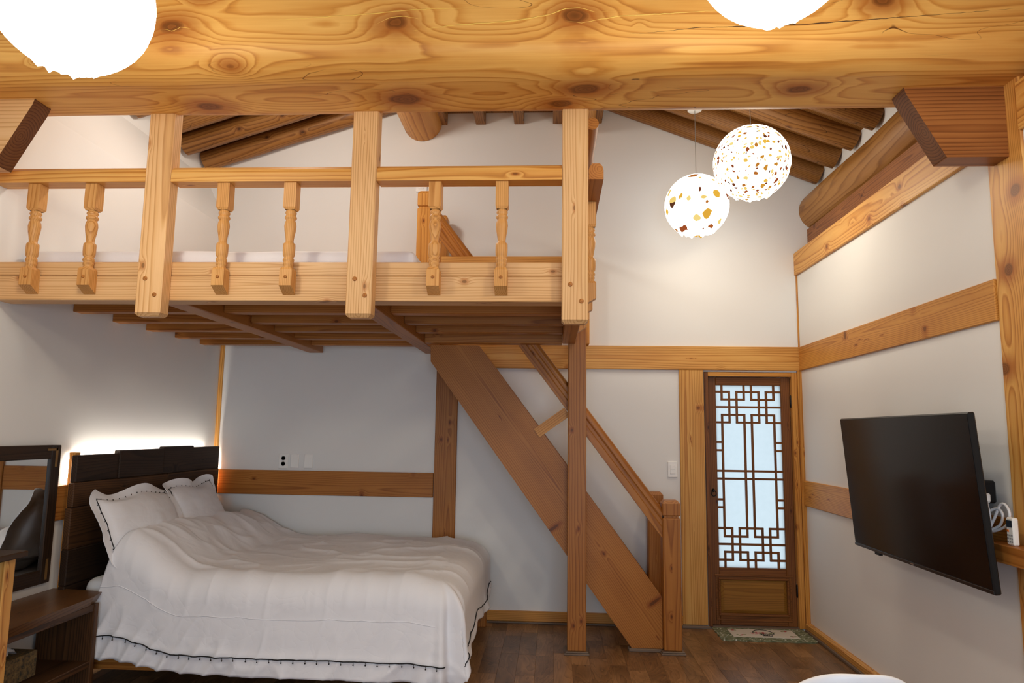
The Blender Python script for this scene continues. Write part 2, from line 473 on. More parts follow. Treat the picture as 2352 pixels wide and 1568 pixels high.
timber('trim_10', 1.993, 2.02, YB - .012, YB + .01, 2.204, 2.80, 'amber', 'z', 'slim corner timber of right wall')
timber('trim_11', -2.812, -2.775, YB - .014, YB + .01, 1.1, 2.3, 'honey', 'z', 'slim corner strip beside headboard')
timber('trim_12', XL - .01, XL + .022, 2.0, 5.86, .953, 1.150, 'stair', 'y', 'timber band on left wall behind the mirror')
timber('trim_13', 2.0 - .012, 2.02, -1.5, 3.03, 2.012, 2.203, 'amber', 'y', 'right wall band before the pillar')
timber('baseboard_back', -2.7, 1.03, YB - .03, YB + .01, .012, .088, 'amber', 'x', 'low timber skirting of back wall')
timber('baseboard_right', 1.962, 2.02, -1.5, YB - .03, .012, .06, 'honey', 'y', 'low timber skirting of right wall')
struct(build('trim_14', MB().box(-2.7, 1.02, YB - .045, YB - .03, 0, .013, .003).box(1.945, 1.962, -1.5, YB - .06, 0, .022, .003), STRIP), 'grey brown floor moulding')
struct(build('trim_15', MB().box(1.02, 1.235, YB - .05, YB - .026, 0, .02, .003), STRIP), 'floor moulding at the foot of the door timber')

# right pillar, logs
pil = struct(build('trim_16', MB().box(2.0 - .004, 2.25, 3.03, 3.28, 0, 3.05, .008), W('honey', 'z', knots=.9, knot_r=.03)), 'thick square timber pillar at the right edge')
struct(build('trim_17', MB().box(-3.05, -2.806, 3.03, 3.28, 0, 3.05, .008), W('honey', 'z')), 'timber pillar of left wall')
def log(name, x0, z0, rr, y0, y1, pal, label, cat, seed, **k):
    rnd = random.Random(seed); n = 14
    pts = [(x0 + rnd.uniform(-.005, .005), y0 + (y1 - y0) * i / (n - 1), z0 + rnd.uniform(-.005, .005)) for i in range(n)]
    return tag(build(name, MB().tube(pts, [rr * (1 + rnd.uniform(-.012, .012)) for _ in pts], 28), W(pal, 'y', **k)), label, cat)
log('purlin_log', 2.205, 3.345, .16, -1.5, YB - .004, 'log', 'thick round log lying along the top of the right wall', 'log', 1, knots=.5, warp=.08, freq=60.)
log('roof_log', -1.14, 4.15, .168, -1.0, YB - .004, 'amber', 'thick round roof log ending on the back wall left of the flat ceiling', 'log', 2, knots=.5, knot_r=.01, crack=True)
log('roof_log', .205, 4.17, .148, -1.0, YB - .004, 'amber', 'round roof log hidden behind the right hanging post', 'log', 3)
log('hanging_pole', .19, 2.985, .031, 3.33, YB - .01, 'stair', 'slim round wooden pole above the side railing of the loft', 'pole', 4, knots=0)

# main beam
sec = []
def arc(cx, cz, rx, rz, a0, a1, n):
    for i in range(n):
        a = math.radians(a0 + (a1 - a0) * i / (n - 1)); sec.append((cx + rx * math.cos(a), cz + rz * math.sin(a)))
sec += [(3.012, 3.041), (3.28, 3.041)]
arc(3.28, 3.16, .14, .12, -88, 0, 7)
arc(3.22, 3.42, .20, .20, 10, 85, 7)
arc(3.06, 3.42, .20, .20, 95, 172, 7)
arc(3.03, 3.16, .165, .12, 178, 262, 8)
bn = 40
bx0, bx1 = -3.04, 2.19
mb = MB(); vs = []
rb = random.Random(5); n = len(sec)
for i in range(bn + 1):
    xx = bx0 + (bx1 - bx0) * i / bn
    for (yy, zz) in sec:
        wv = noise.noise(Vector((xx * 1.1, yy * 3, zz * 3))) * (.014 if zz > 3.05 else .003)
        vs.append((xx, yy + wv * (1 if yy > 3.15 else -1), zz + (wv * .6 if zz > 3.3 else 0)))
fs = [(i * n + k, i * n + (k + 1) % n, (i + 1) * n + (k + 1) % n, (i + 1) * n + k) for i in range(bn) for k in range(n)]
fs += [list(range(n))[::-1], [bn * n + k for k in range(n)]]
mb.add(vs, fs, True)
beam = build('main_beam', mb, WALL, fix=True)
bl = beam.location
KN = [(-1.69, 2.88, 3.24, .040), (-1.436, 2.90, 3.06, .022), (-.69, 2.88, 3.24, .036), (.087, 2.88, 3.26, .036), (1.37, 2.88, 3.30, .034),
      (-1.683, 3.225, 3.04, .045), (-.705, 3.173, 3.04, .05), (.143, 3.097, 3.04, .044), (.036, 3.237, 3.04, .038), (1.111, 3.123, 3.04, .036),
      (-1.55, 2.88, 3.39, .03), (-1.379, 2.9, 3.176, .006), (.36, 2.89, 3.22, .008), (-2.33, 2.9, 3.11, .007)]
BEAMM = wood('wood_beam', 'x', (.76, .43, .115), (.60, .275, .055), (.32, .10, .018), freq=72., rough=.48, warp=.075, streak=.5, stretch=.085,
             knot_list=[(a - bl[0], b - bl[1], c - bl[2], d_) for a, b, c, d_ in KN], crack=True)
beam.data.materials[0] = BEAMM
tag(beam, 'massive honey coloured log beam with dark knots crossing the whole room', 'beam')
from mathutils.bvhtree import BVHTree
bvh = BVHTree.FromPolygons([v.co + bl for v in beam.data.vertices], [tuple(p.vertices) for p in beam.data.polygons])
GOLD = plain('golden_crack', (.80, .52, .10), .35); DARKC = plain('dark_crack', (.06, .025, .006), .8)
rc = random.Random(11)
for wd, mt_, pts in ((.0028, GOLD, [(-1.312, 3.255), (-1.098, 3.265), (-0.865, 3.277), (-0.615, 3.297), (-0.329, 3.303)]),
        (.0038, GOLD, [(-0.622, 3.201), (-0.422, 3.224), (-0.177, 3.239), (-0.026, 3.264), (0.048, 3.291), (0.105, 3.294), (0.179, 3.272), (0.272, 3.278)]),
        (.0034, GOLD, [(0.049, 3.235), (0.114, 3.224), (0.198, 3.24), (0.272, 3.25), (0.531, 3.261), (0.787, 3.272)]),
        (.0024, DARKC, [(0.225, 3.164), (0.419, 3.176), (0.603, 3.192), (1.056, 3.2), (1.503, 3.226), (1.947, 3.252)]),
        (.0018, GOLD, [(-1.726, 3.228), (-1.685, 3.215), (-1.647, 3.235), (-1.567, 3.221)]),
        (.0018, GOLD, [(-0.776, 3.231), (-0.71, 3.264), (-0.653, 3.267), (-0.566, 3.251)])):
    out_ = []
    for i in range(len(pts) - 1):
        n_ = max(2, int(abs(pts[i + 1][0] - pts[i][0]) / .02))
        for k in range(n_):
            s_ = k / n_; x_ = pts[i][0] + (pts[i + 1][0] - pts[i][0]) * s_
            z_ = pts[i][1] + (pts[i + 1][1] - pts[i][1]) * s_ + rc.uniform(-.0015, .0015)
            h_ = bvh.ray_cast(Vector((x_, 2.3, z_)), Vector((0, 1, 0)))[0]
            if h_: out_.append(h_ + Vector((0, wd * .3, 0)))
    n_ = len(out_)
    build('crack', MB().tube(out_, [wd * (.25 + .75 * math.sin(PI * (i + .5) / n_)) * rc.uniform(.7, 1.1) for i in range(n_)], 5), mt_, beam)

# brackets under the beam
def bracket(xw, xt, xb, sgn, pal, label):
    z0, z1 = 2.714, 3.042
    poly = [(xw, z1), (xt, z1), (xt + sgn * .012, z1 - .035), (xb, z0), (xw, z0)]
    o = build('beam_bracket', MB().prism(poly, 3.12, 3.232, 'y'), [W(pal, 'x', knots=.3, freq=60., warp=.02), W('endgrain_shade', 'x', knots=0, freq=75., warp=.02, rough=.55)], fix=True)
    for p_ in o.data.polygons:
        if p_.normal.x * sgn < -.5 and abs(p_.normal.y) < .1: p_.material_index = 1  # end faces: end grain with shade darkened into its colour
    bv = o.modifiers.new('bevel', 'BEVEL'); bv.width = .005; bv.segments = 2
    return tag(o, label, 'bracket')
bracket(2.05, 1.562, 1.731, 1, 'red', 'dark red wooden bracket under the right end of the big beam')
bracket(-2.86, -2.489, -2.662, -1, 'pale', 'pale wooden bracket with end grain darkened as shade under the left end of the beam')

# ================================================================== LOFT
LZ0 = 2.108
loft = thing('loft_platform', (-1.3, 4.4, 2.1), 'wooden loft platform with joists above the bed', 'loft')
build('front_beam', MB().box(XL + .002, .165, 3.381, 3.50, LZ0, 2.232, .003), W('pale', 'x', knots=.6, knot_r=.012), loft)
build('edge_board', MB().box(XL + .002, .165, 3.3835, 3.50, 2.234, 2.303, .003), W('pale', 'x', knots=.8), loft)
for (a, b, yy) in ((-2.02, -1.902, 5.80), (-1.045, -.925, 5.80)):
    build('cross_beam', MB().box(a, b, 3.5005, yy, 2.12, 2.27, .004), W('stair', 'y'), loft)
build('side_beam', MB().box(.07, .163, 3.5005, 5.078, 2.12, 2.30, .004), W('stair', 'y'), loft)
for (a, b, ys) in ((XL + .002, -2.0205, (3.6, 3.98, 4.36, 4.74, 5.12, 5.5)), (-1.9015, -1.0455, (3.6, 3.98, 4.36, 4.74, 5.12, 5.5)), (-.9245, .0695, (3.6, 3.98, 4.36, 4.74))):
    for yy in ys:
        build('joist', MB().box(a, b, yy, yy + .085, 2.15, 2.27, .003), W('stair', 'x', knots=.5, var=.3), loft)
build('joist', MB().box(-.9245, .0695, 5.085, 5.20, 2.122, 2.27, .003), W('stair', 'x', knots=.5), loft)
for i in range(21):
    a = XL + .004 + i * .14; y1 = 5.2 if a + .07 > -.925 else 5.87
    build('deck_board', MB().box(a, min(a + .1385, .16), 3.502, y1, 2.271, 2.298, .001), W('stair', 'y', knots=.3), loft)

def peg(x_, y_, z_, par, rr=.011):
    m = MB().lathe([(rr, -.003), (rr, .003), (rr * .8, .0045)], (0, 0, 0), 10, mat=Matrix.Translation((x_, y_, z_)) @ Matrix.Rotation(PI / 2, 4, 'X'))
    return build('peg', m, W('stair', 'y', knots=0), par)
for (a, b, zb, lab) in ((-2.021, -1.893, 2.016, 'leftmost of the three pale posts hanging from the beam to the loft'),
                        (-.986, -.862, 2.016, 'middle pale post hanging from the beam to the loft'),
                        (.042, .166, 1.992, 'right pale post with knots hanging from beam to loft corner')):
    p = thing('hanging_post', ((a + b) / 2, 3.34, zb), lab, 'post', 'posts hanging from the big beam')
    d = .014
    m = MB().box(a, b, 3.30, 3.380, zb + d, 3.085, .004)
    m.add([(a, 3.30, zb + d), (b, 3.30, zb + d), (b, 3.38, zb + d), (a, 3.38, zb + d), (a + d, 3.30 + d, zb), (b - d, 3.30 + d, zb), (b - d, 3.38 - d, zb), (a + d, 3.38 - d, zb)],
          [(4, 7, 6, 5), (0, 1, 5, 4), (1, 2, 6, 5), (2, 3, 7, 6), (3, 0, 4, 7)])
    build('post_body', m, W('pale', 'z', knots=.35, knot_r=.013, warp=.03), p)
    cx = (a + b) / 2
    peg(cx - .022, 3.30, zb + .185, p); peg(cx + .03, 3.30, zb + .105, p)

# railing
ral = thing('loft_railing', (-1.3, 3.36, 2.17), 'turned wooden balustrade along the edge of the loft', 'railing')
def railprof(c, z0, z1, hw):
    h = z1 - z0
    return [(c - hw, z0), (c + hw, z0), (c + hw, z0 + h * .55), (c + hw * .86, z0 + h * .80), (c + hw * .5, z1), (c - hw * .5, z1), (c - hw * .86, z0 + h * .80), (c - hw, z0 + h * .55)]
for (a, b) in ((XL + .002, -2.022), (-1.892, -.987), (-.861, .041)):
    build('top_rail', MB().prism(railprof(3.352, 2.690, 2.770, .047), a, b, 'x'), W('honey', 'x', knots=.3), ral, fix=True)
build('top_rail', MB().prism([(x_, z_) for x_, z_ in railprof(.205, 2.700, 2.779, .036)], 3.33, 5.08, 'y'), W('stair', 'y', knots=.3), ral, fix=True)
prof = [(.0255, 2.560), (.0215, 2.552), (.0265, 2.545), (.0275, 2.538), (.023, 2.531), (.0245, 2.526), (.029, 2.520), (.0285, 2.512), (.0225, 2.506),
        (.0225, 2.502), (.027, 2.492), (.0292, 2.474), (.0265, 2.448), (.0215, 2.420), (.0192, 2.402), (.0195, 2.392), (.0285, 2.384), (.0292, 2.372),
        (.0292, 2.345), (.0275, 2.325), (.022, 2.316), (.0265, 2.308), (.027, 2.300), (.0225, 2.293), (.025, 2.287), (.0245, 2.279), (.0205, 2.273), (.024, 2.266), (.0255, 2.258)]
prof = prof[::-1]
def baluster_mesh(side):
    """local: centre at (0,0), z real; front faces -y (side False) or +x (side True)"""
    h = .0305; ch = .003
    m = MB()
    def sq(z): return [(-h, -h, z), (h, -h, z), (h, h, z), (-h, h, z)]
    def block(zt, zb_f, zb_r, chamf_top, chamf_bot):
        zb = [zb_f, zb_f, zb_r, zb_r]
        top = sq(zt); bot = [(p[0], p[1], z) for p, z in zip(sq(0), zb)]
        m.add(top + bot, [(0, 1, 2, 3), (4, 7, 6, 5), (0, 4, 5, 1), (1, 5, 6, 2), (2, 6, 7, 3), (3, 7, 4, 0)])
        return m
    block(2.689, 2.566, 2.566, 0, 0)
    k = .024
    m.add(sq(2.566) + [(-k, -k, 2.554), (k, -k, 2.554), (k, k, 2.554), (-k, k, 2.554)], [(4, 5, 1, 0), (5, 6, 2, 1), (6, 7, 3, 2), (7, 4, 0, 3)])
    m.lathe(prof, (0, 0, 0), 20)
    m.add(sq(2.252) + [(-k, -k, 2.264), (k, -k, 2.264), (k, k, 2.264), (-k, k, 2.264)], [(0, 1, 5, 4), (1, 2, 6, 5), (2, 3, 7, 6), (3, 0, 4, 7)])
    block(2.252, 2.173, 2.137, 0, 0)
    if side:
        R = Matrix.Rotation(PI / 2, 4, 'Z'); m.v = [R @ v for v in m.v]
    return m
bm0 = None
for xc in (-2.603, -2.306, -1.629, -1.292, -.574, -.248):
    m = baluster_mesh(False); m.v = [v + Vector((xc, 3.3490, 0)) for v in m.v]
    o = build('baluster', m, W('turned', 'z', knots=0, freq=120.), ral, fix=True)
    peg(xc, 3.318, 2.215, o, .008)
for yc in (3.69, 4.03, 4.37, 4.71):
    m = baluster_mesh(True); m.v = [v + Vector((.1945, yc, .009)) for v in m.v]
    build('baluster', m, W('turned', 'z', knots=0, freq=120.), ral, fix=True)

# stairwell guard, rear post, support post
tag(build('stairwell_guard', MB().box(-.82, .10, 5.10, 5.15, 2.299, 2.765, .004), W('honey', 'x', knots=.3)), 'low wooden guard board behind the loft railing beside the stair opening', 'board')
tag(build('rear_post', MB().box(.19, .30, YB - .12, YB - .002, 2.206, 2.92, .004), W('amber', 'z')), 'short timber post against back wall under the loft corner', 'post')
sp = thing('support_post', (.18, 5.14, 0), 'slender square post standing on the floor under the loft corner', 'post')
build('post_body', MB().box(.115, .243, 5.0795, 5.2, .022, 2.30, .004), W('stair', 'z', knots=.55, knot_r=.012), sp)
def foot(par, x0, x1, y0, y1):
    m = MB()
    for (e, z0, z1) in ((.022, 0, .012), (.015, .012, .022)):
        m.box(x0 - e, x1 + e, y0 - e, y1 + e, z0, z1, .003)
    return build('foot_moulding', m, STRIP, par)
foot(sp, .115, .243, 5.08, 5.2)

# ================================================================== STAIR
st = thing('staircase', (.2, 5.5, 0), 'steep open wooden stair rising left to the loft', 'stair')
TH = math.radians(53.6)
def stringer(y0, y1):
    poly = [(.561, .022), (.774, .022), (.774, .366), (.103, 1.268), (-.54, 2.118), (-.90, 2.118), (-.895, 1.996)]
    return build('stringer', MB().prism(poly, y0, y1, 'y'), W('stair', 'x', knots=.75, knot_r=.011, warp=.05), st, rot=('Y', TH), fix=True)
stringer(5.20, 5.25); stringer(5.74, 5.79)
for k in range(1, 10):
    z = .215 * k; xm = .66 - (z) / 1.345 + .02
    build('tread', MB().box(xm - .02, xm + .2 - .03, 5.2505, 5.7395, z - .03, z, .004), W('stair', 'y', knots=.4), st)
build('foot_moulding', MB().box(.54, .79, 5.185, 5.2, 0, .022, .004).box(.54, .765, 5.19, 5.26, 0, .02, .004), STRIP, st)
def newel(x0, x1, y0, y1, z0, zn, zt, label=None):
    m = MB(); g = .012
    m.box(x0, x1, y0, y1, z0, zn - .010, .006)
    m.box(x0 + g, x1 - g, y0 + g, y1 - g, zn - .016, zn + .012, 0)
    m.box(x0, x1, y0, y1, zn + .008, zt - .018, .004)
    c = .018
    m.add([(x0 + .001, y0 + .001, zt - .02), (x1 - .001, y0 + .001, zt - .02), (x1 - .001, y1 - .001, zt - .02), (x0 + .001, y1 - .001, zt - .02), (x0 + c, y0 + c, zt), (x1 - c, y0 + c, zt), (x1 - c, y1 - c, zt), (x0 + c, y1 - c, zt)],
          [(0, 1, 5, 4), (1, 2, 6, 5), (2, 3, 7, 6), (3, 0, 4, 7), (4, 5, 6, 7)])
    return build('newel_post', m, W('stair' if z0 < 1 else 'amber', 'z', knots=.5), st, fix=True)
newel(.776, .900, 5.146, 5.27, .022, .917, 1.028)
newel(.752, .868, 5.71, 5.83, .022, .95, 1.042)
newel(-1.02, -.895, 5.14, 5.265, 2.299, 3.157, 3.284)
newel(-.99, -.875, 5.70, 5.82, 2.299, 3.15, 3.27)
foot(st, .776, .900, 5.146, 5.27)
# handrail
a = Vector((.777, 0, .871)); b = Vector((-.895, 0, 3.078)); dv = (b - a).normalized(); nv = Vector((-dv.z, 0, dv.x)) * -1
if nv.z < 0: nv = -nv
hp = [(-.030, -.062), (.030, -.062), (.030, -.02), (.024, -.012), (.024, .008), (.034, .018), (.034, .04), (.024, .058), (.008, .064), (-.008, .064), (-.024, .058), (-.034, .04), (-.034, .018), (-.024, .008), (-.024, -.012), (-.030, -.02)]
m = MB(); vs = []
for e in (a, b):
    for (yy, hh) in hp:
        vs.append(e + nv * hh + Vector((0, 5.207 + yy, 0)) + dv * (-(hh * nv.x) / dv.x))
n = len(hp)
m.add(vs, [(i, (i + 1) % n, n + (i + 1) % n, n + i) for i in range(n)] + [list(range(n))[::-1], list(range(n, 2 * n))])
build('handrail', m, W('stair', 'x', knots=.3), st, rot=('Y', math.atan2(dv.z, -dv.x)), fix=True)
# brace between stringer and handrail
c0 = Vector((-.085, 0, 1.50)); c1 = Vector((.11, 0, 1.64)); bd = (c1 - c0).normalized(); bn_ = Vector((-bd.z, 0, bd.x))
poly = [c0 - bd * .03 + bn_ * .036, c1 + bn_ * .036, c1 - bn_ * .036, c0 - bd * .03 - bn_ * .036]
build('rail_brace', MB().prism([(p.x, p.z) for p in poly], 5.182, 5.232, 'y'), W('amber', 'x', knots=0), st, rot=('Y', -math.atan2(bd.z, bd.x)), fix=True)

# ================================================================== DOOR
dr = sempty('door_1', (1.6, 5.92, 0), 'brown lattice door with frosted glass and a raised lower panel')
DY = 5.92
DW, DWz = W('door', 'x', knots=.2), W('door', 'z', knots=.2)
build('door_frame', MB().box(1.232, 1.262, YB - .018, 5.99, .012, 1.995, .003), W('door', 'z'), dr)
build('door_frame', MB().box(1.925, 1.970, YB - .018, 5.99, .012, 1.995, .003), W('amber', 'z'), dr)
build('door_frame', MB().box(1.262, 1.925, YB - .018, 5.99, 1.962, 1.996, .003), W('amber', 'x'), dr)
build('threshold', MB().box(1.262, 1.925, YB - .02, 5.99, 0, .014, .002), STRIP, dr)
y0, y1 = 5.905, 5.945
gx0, gx1, gz0, gz1 = 1.331, 1.850, .452, 1.893
build('stile', MB().box(1.264, gx0, y0, y1, .016, 1.960, .004), DWz, dr)
build('stile', MB().box(gx1, 1.922, y0, y1, .016, 1.960, .004), DWz, dr)
build('rail', MB().box(gx0, gx1, y0, y1, gz1, 1.960, .004), DW, dr)
build('rail', MB().box(gx0, gx1, y0, y1, .360, gz0, .004), DW, dr)
build('rail', MB().box(gx0, gx1, y0, y1, .016, .106, .004), DW, dr)
build('panel_moulding', MB().box(1.290, 1.895, y0 - .010, y0, .388, .402, .003).box(1.318, 1.865, y0 - .012, y0, .362, .377, .004).box(1.318, 1.865, y0 - .012, y0, .088, .104, .004)
      .box(1.318, 1.334, y0 - .012, y0, .104, .362, .004).box(1.849, 1.865, y0 - .012, y0, .104, .362, .004)
      .box(1.300, 1.312, y0 - .006, y0, .060, .388, .003).box(1.872, 1.884, y0 - .006, y0, .060, .388, .003).box(1.300, 1.884, y0 - .006, y0, .052, .064, .003), DW, dr)
m = MB(); q = .028
a_, b_, c_, d_ = 1.334, 1.849, .104, .362
m.add([(a_, y0 + .012, c_), (b_, y0 + .012, c_), (b_, y0 + .012, d_), (a_, y0 + .012, d_), (a_ + q, y0 - .001, c_ + q), (b_ - q, y0 - .001, c_ + q), (b_ - q, y0 - .001, d_ - q), (a_ + q, y0 - .001, d_ - q)],
      [(0, 1, 5, 4), (1, 2, 6, 5), (2, 3, 7, 6), (3, 0, 4, 7), (4, 5, 6, 7)])
m.box(a_, b_, y0 + .012, y1, c_, d_, 0)
build('lower_panel', m, W('panel', 'x', knots=.5, knot_r=.006), dr)
t = NT('frosted_glass'); tr = t.n('ShaderNodeBsdfTranslucent'); gl = t.n('ShaderNodeBsdfGlossy'); mx = t.n('ShaderNodeMixShader')
tcg = t.n('ShaderNodeTexCoord'); gn = t.noise(tcg.outputs['Object'], 25, 4)
t.l(t.mix(gn, (.86, .90, .90), (.93, .96, .96)), tr.inputs[0]); gl.inputs['Roughness'].default_value = .35; mx.inputs[0].default_value = .06
t.l(tr.outputs[0], mx.inputs[1]); t.l(gl.outputs[0], mx.inputs[2]); t.l(mx.outputs[0], t.out.inputs[0])
build('glass_pane', MB().box(gx0, gx1, 5.924, 5.929, gz0, gz1, 0), t.m, dr)
LAT = W('door', 'z', knots=0)
ux = gx1 - gx0
V = [gx0 + ux * (.094 + .114 * i) for i in range(8)]
zt = [1.839, 1.777, 1.716, 1.653, 1.592]; zs = [1.433, 1.368, 1.205, 1.143, .979, .918]; zg = [.756, .692, .632, .572, .512]
bw = .0085
def vb(x_, za, zb): build('lattice_bar', MB().box(x_ - bw, x_ + bw, 5.906, 5.9235, zb, za, .0015), LAT, dr)
def hb(z_, xa, xb): build('lattice_bar', MB().box(xa, xb, 5.9075, 5.9235, z_ - bw, z_ + bw, .0015), W('door', 'x', knots=0), dr)
e = bw
for rows, mir in ((zt, False), (zg, True)):
    r1, r2_, r3, r4, r5 = rows
    for z_ in (r1, r5):
        hb(z_, gx0, V[1] + e); hb(z_, V[2] - e, V[5] + e); hb(z_, V[6] - e, gx1)
    for z_ in (r2_, r4):
        hb(z_, V[0] - e, V[3] + e); hb(z_, V[4] - e, V[7] + e)
    hb(r3, gx0, gx1)
    for i in (1, 2, 5, 6): vb(V[i], r1 + e, r5 - e)
for i in (0, 3, 4, 7):
    vb(V[i], gz1, zt[1] - e); vb(V[i], zt[3] + e, zg[1] - e); vb(V[i], zg[3] + e, gz0)
for z_ in (zs[0], zs[1], zs[4], zs[5]):
    hb(z_, gx0, V[0]); hb(z_, V[7], gx1)
for z_ in (zs[2], zs[3]): hb(z_, gx0, gx1)
ring = [(1.296 + .019 * math.cos(t_ * PI / 10), 5.888, 1.026 + .021 * math.sin(t_ * PI / 10)) for t_ in range(20)]
build('ring_handle', MB().tube(ring, .0038, 8, closed=True).lathe([(.014, 0), (.013, .006), (.007, .012), (.009, .020), (.004, .024)], (0, 0, 0), 14,
      mat=Matrix.Translation((1.294, 5.905, 1.05)) @ Matrix.Rotation(PI / 2, 4, 'X')), BLACK_IRON, dr)
for z_ in (1.766, .291):
    build('hinge', MB().lathe([(.004, -.052), (.009, -.044), (.011, -.04), (.011, .04), (.009, .044), (.004, .052)], (1.926, 5.894, z_), 10), BLACK_IRON, dr)

# ================================================================== ELECTRICS
def plate(name, x0, x1, z0, z1, label, cat, y=YB):
    t_ = thing(name, ((x0 + x1) / 2, y, z0), label, cat)
    build('cover_plate', MB().box(x0, x1, y - .014, y - .0005, z0, z1, .004), WHITE_PL, t_)
    return t_
t_ = plate('wall_socket', -2.254, -2.175, 1.165, 1.286, 'white double wall socket above the timber band by the bed', 'socket')
for z_ in (1.249, 1.204):
    o = build('socket_well', MB().lathe([(.019, 0), (.019, .002), (.0165, .0025), (.016, -.004)], (0, 0, 0), 18, mat=Matrix.Translation((-2.214, YB - .014, z_)) @ Matrix.Rotation(PI / 2, 4, 'X')), plain('socket_grey', (.5, .5, .48), .4), t_)
    mm = MB()
    for dx, dz, ww, hh in ((-.008, .011, .006, .004), (.008, .011, .006, .004), (0, -.013, .010, .003), (-.002, -.002, .002, .002)):
        mm.box(-2.214 + dx - ww / 2, -2.214 + dx + ww / 2, YB - .0185, YB - .016, z_ + dz - hh / 2, z_ + dz + hh / 2, 0)
    build('contact_hole', mm, BLACK_PL, o)
for (a, b, lab) in ((-2.155, -2.085, 'blank white cover plate next to the double socket'), (-2.040, -1.968, 'blank white cover plate farthest from the headboard')):
    t_ = plate('blank_plate', a, b, 1.170, 1.284, lab, 'wall plate')
t_ = plate('light_switch', .930, 1.008, 1.148, 1.273, 'white two rocker light switch left of the door', 'switch')
for z0_, z1_ in ((1.176, 1.207), (1.209, 1.246)):
    build('rocker', MB().box(.948, .990, YB - .019, YB - .013, z0_, z1_, .002), WHITE_PL, t_)
t_ = plate('light_switch', -1.185, -1.085, 3.525, 3.625, 'white light switch high on wall above the loft mattress', 'switch')
build('rocker', MB().box(-1.16, -1.11, YB - .019, YB - .013, 3.55, 3.61, .002), WHITE_PL, t_)

# ================================================================== LAMPS
def petal_mat(name, strength, petals):
    t = NT(name); tc = t.n('ShaderNodeTexCoord'); em = t.n('ShaderNodeEmission')
    base = (1.0, .94, .82)
    if petals:
        col = None
        wv = t.vmath('ADD', tc.outputs['Object'], t.comb(*[t.math('MULTIPLY', t.noise(t.vmath('ADD', tc.outputs['Object'], (k * 7., 0, 0)), 14, 2), .05) for k in range(3)]))
        vo = t.n('ShaderNodeTexVoronoi', feature='F1'); t.l(wv, vo.inputs['Vector']); vo.inputs['Scale'].default_value = petals
        rx = t.sep(vo.outputs['Color'])
        lim = t.math('ADD', t.math('MULTIPLY', rx[0], .34), .21)
        mask = t.mapr(t.math('SUBTRACT', vo.outputs['Distance'], lim), -.03, .03, 1.0, 0.0)
        gate = t.math('GREATER_THAN', rx[1], .12 if petals > 20 else .45)
        mask = t.math('MULTIPLY', mask, gate)
        pc = t.ramp(rx[2], [(0, (.24, .19, .07)), (.5, (.22, .125, .014)), (.75, (.10, .022, .006)), (1, (.014, .007, .004))])
        col = t.mix(mask, base, pc)
        t.l(col, em.inputs[0])
    else: em.inputs[0].default_value = (*base, 1)
    em.inputs[1].default_value = strength
    t.l(em.outputs[0], t.out.inputs[0])
    return t.m
def globe(c, R, cut, mat, label, canopy, seed, name='globe_lamp'):
    """spherical paper shade cut open at the bottom with a ragged rim"""
    rnd = random.Random(seed)
    g = thing(name, (c[0], c[1], c[2] - R), label, 'lamp', 'glowing globe pendant lamps')
    m = MB(); N, K = 48, 22
    th_end = math.acos(-cut)
    vs = []
    for i in range(K + 1):
        th = .10 + (th_end - .10) * i / K
        for k in range(N):
            ph = 2 * PI * k / N
            dd = Vector((math.sin(th) * math.cos(ph), math.sin(th) * math.sin(ph), math.cos(th)))
            rr = R * (1 + .006 * noise.noise(dd * 3 + Vector((seed, 0, 0))))
            p = dd * rr
            if i == K: p.z += rnd.uniform(-.012, .006) * R / .18
            vs.append(Vector(c) + p)
    m.add(vs, [(i * N + k, (i + 1) * N + k, (i + 1) * N + (k + 1) % N, i * N + (k + 1) % N) for i in range(K) for k in range(N)], True)
    m.add(vs[:N], [list(range(N))], True)
    build('lamp_shade', m, mat, g)
    point('lamp_bulb', (c[0], c[1], c[2] - R * cut + .035), BULB[seed - 1], WARM, .09)
    if canopy:
        build('cord', MB().tube([(c[0], c[1], c[2] + R - .004), (c[0], c[1], canopy)], .0028, 6), plain('cord_grey', (.35, .33, .30), .4, .3), g)
        build('ceiling_cup', MB().lathe([(.052, 0), (.055, .004), (.050, .022), (.020, .030)], (c[0], c[1], canopy - .026), 20), WHITE_PL, g)
    return g
PM1 = petal_mat('petal_paper_sparse', LAMP_EMIT, 13.); PM2 = petal_mat('petal_paper_dense', LAMP_EMIT, 34.); PM3 = petal_mat('plain_paper', LAMP_EMIT * 1.3, 0)
globe((1.081, 5.29, 3.204), .238, .86, PM1, 'smaller lower globe lamp with few pressed petals hanging before back wall', 3.985, 1)
globe((1.331, 4.70, 3.308), .251, .90, PM2, 'petal speckled globe lamp hanging higher on the right', 3.87, 2)
globe((-1.693, 2.25, 2.979), .263, .93, PM3, 'big white glowing globe lamp at the top left corner', 4.1, 3)
globe((.735, 2.25, 3.123), .263, .95, PM3, 'white globe lamp cut by the top edge right of centre', 4.0, 4)

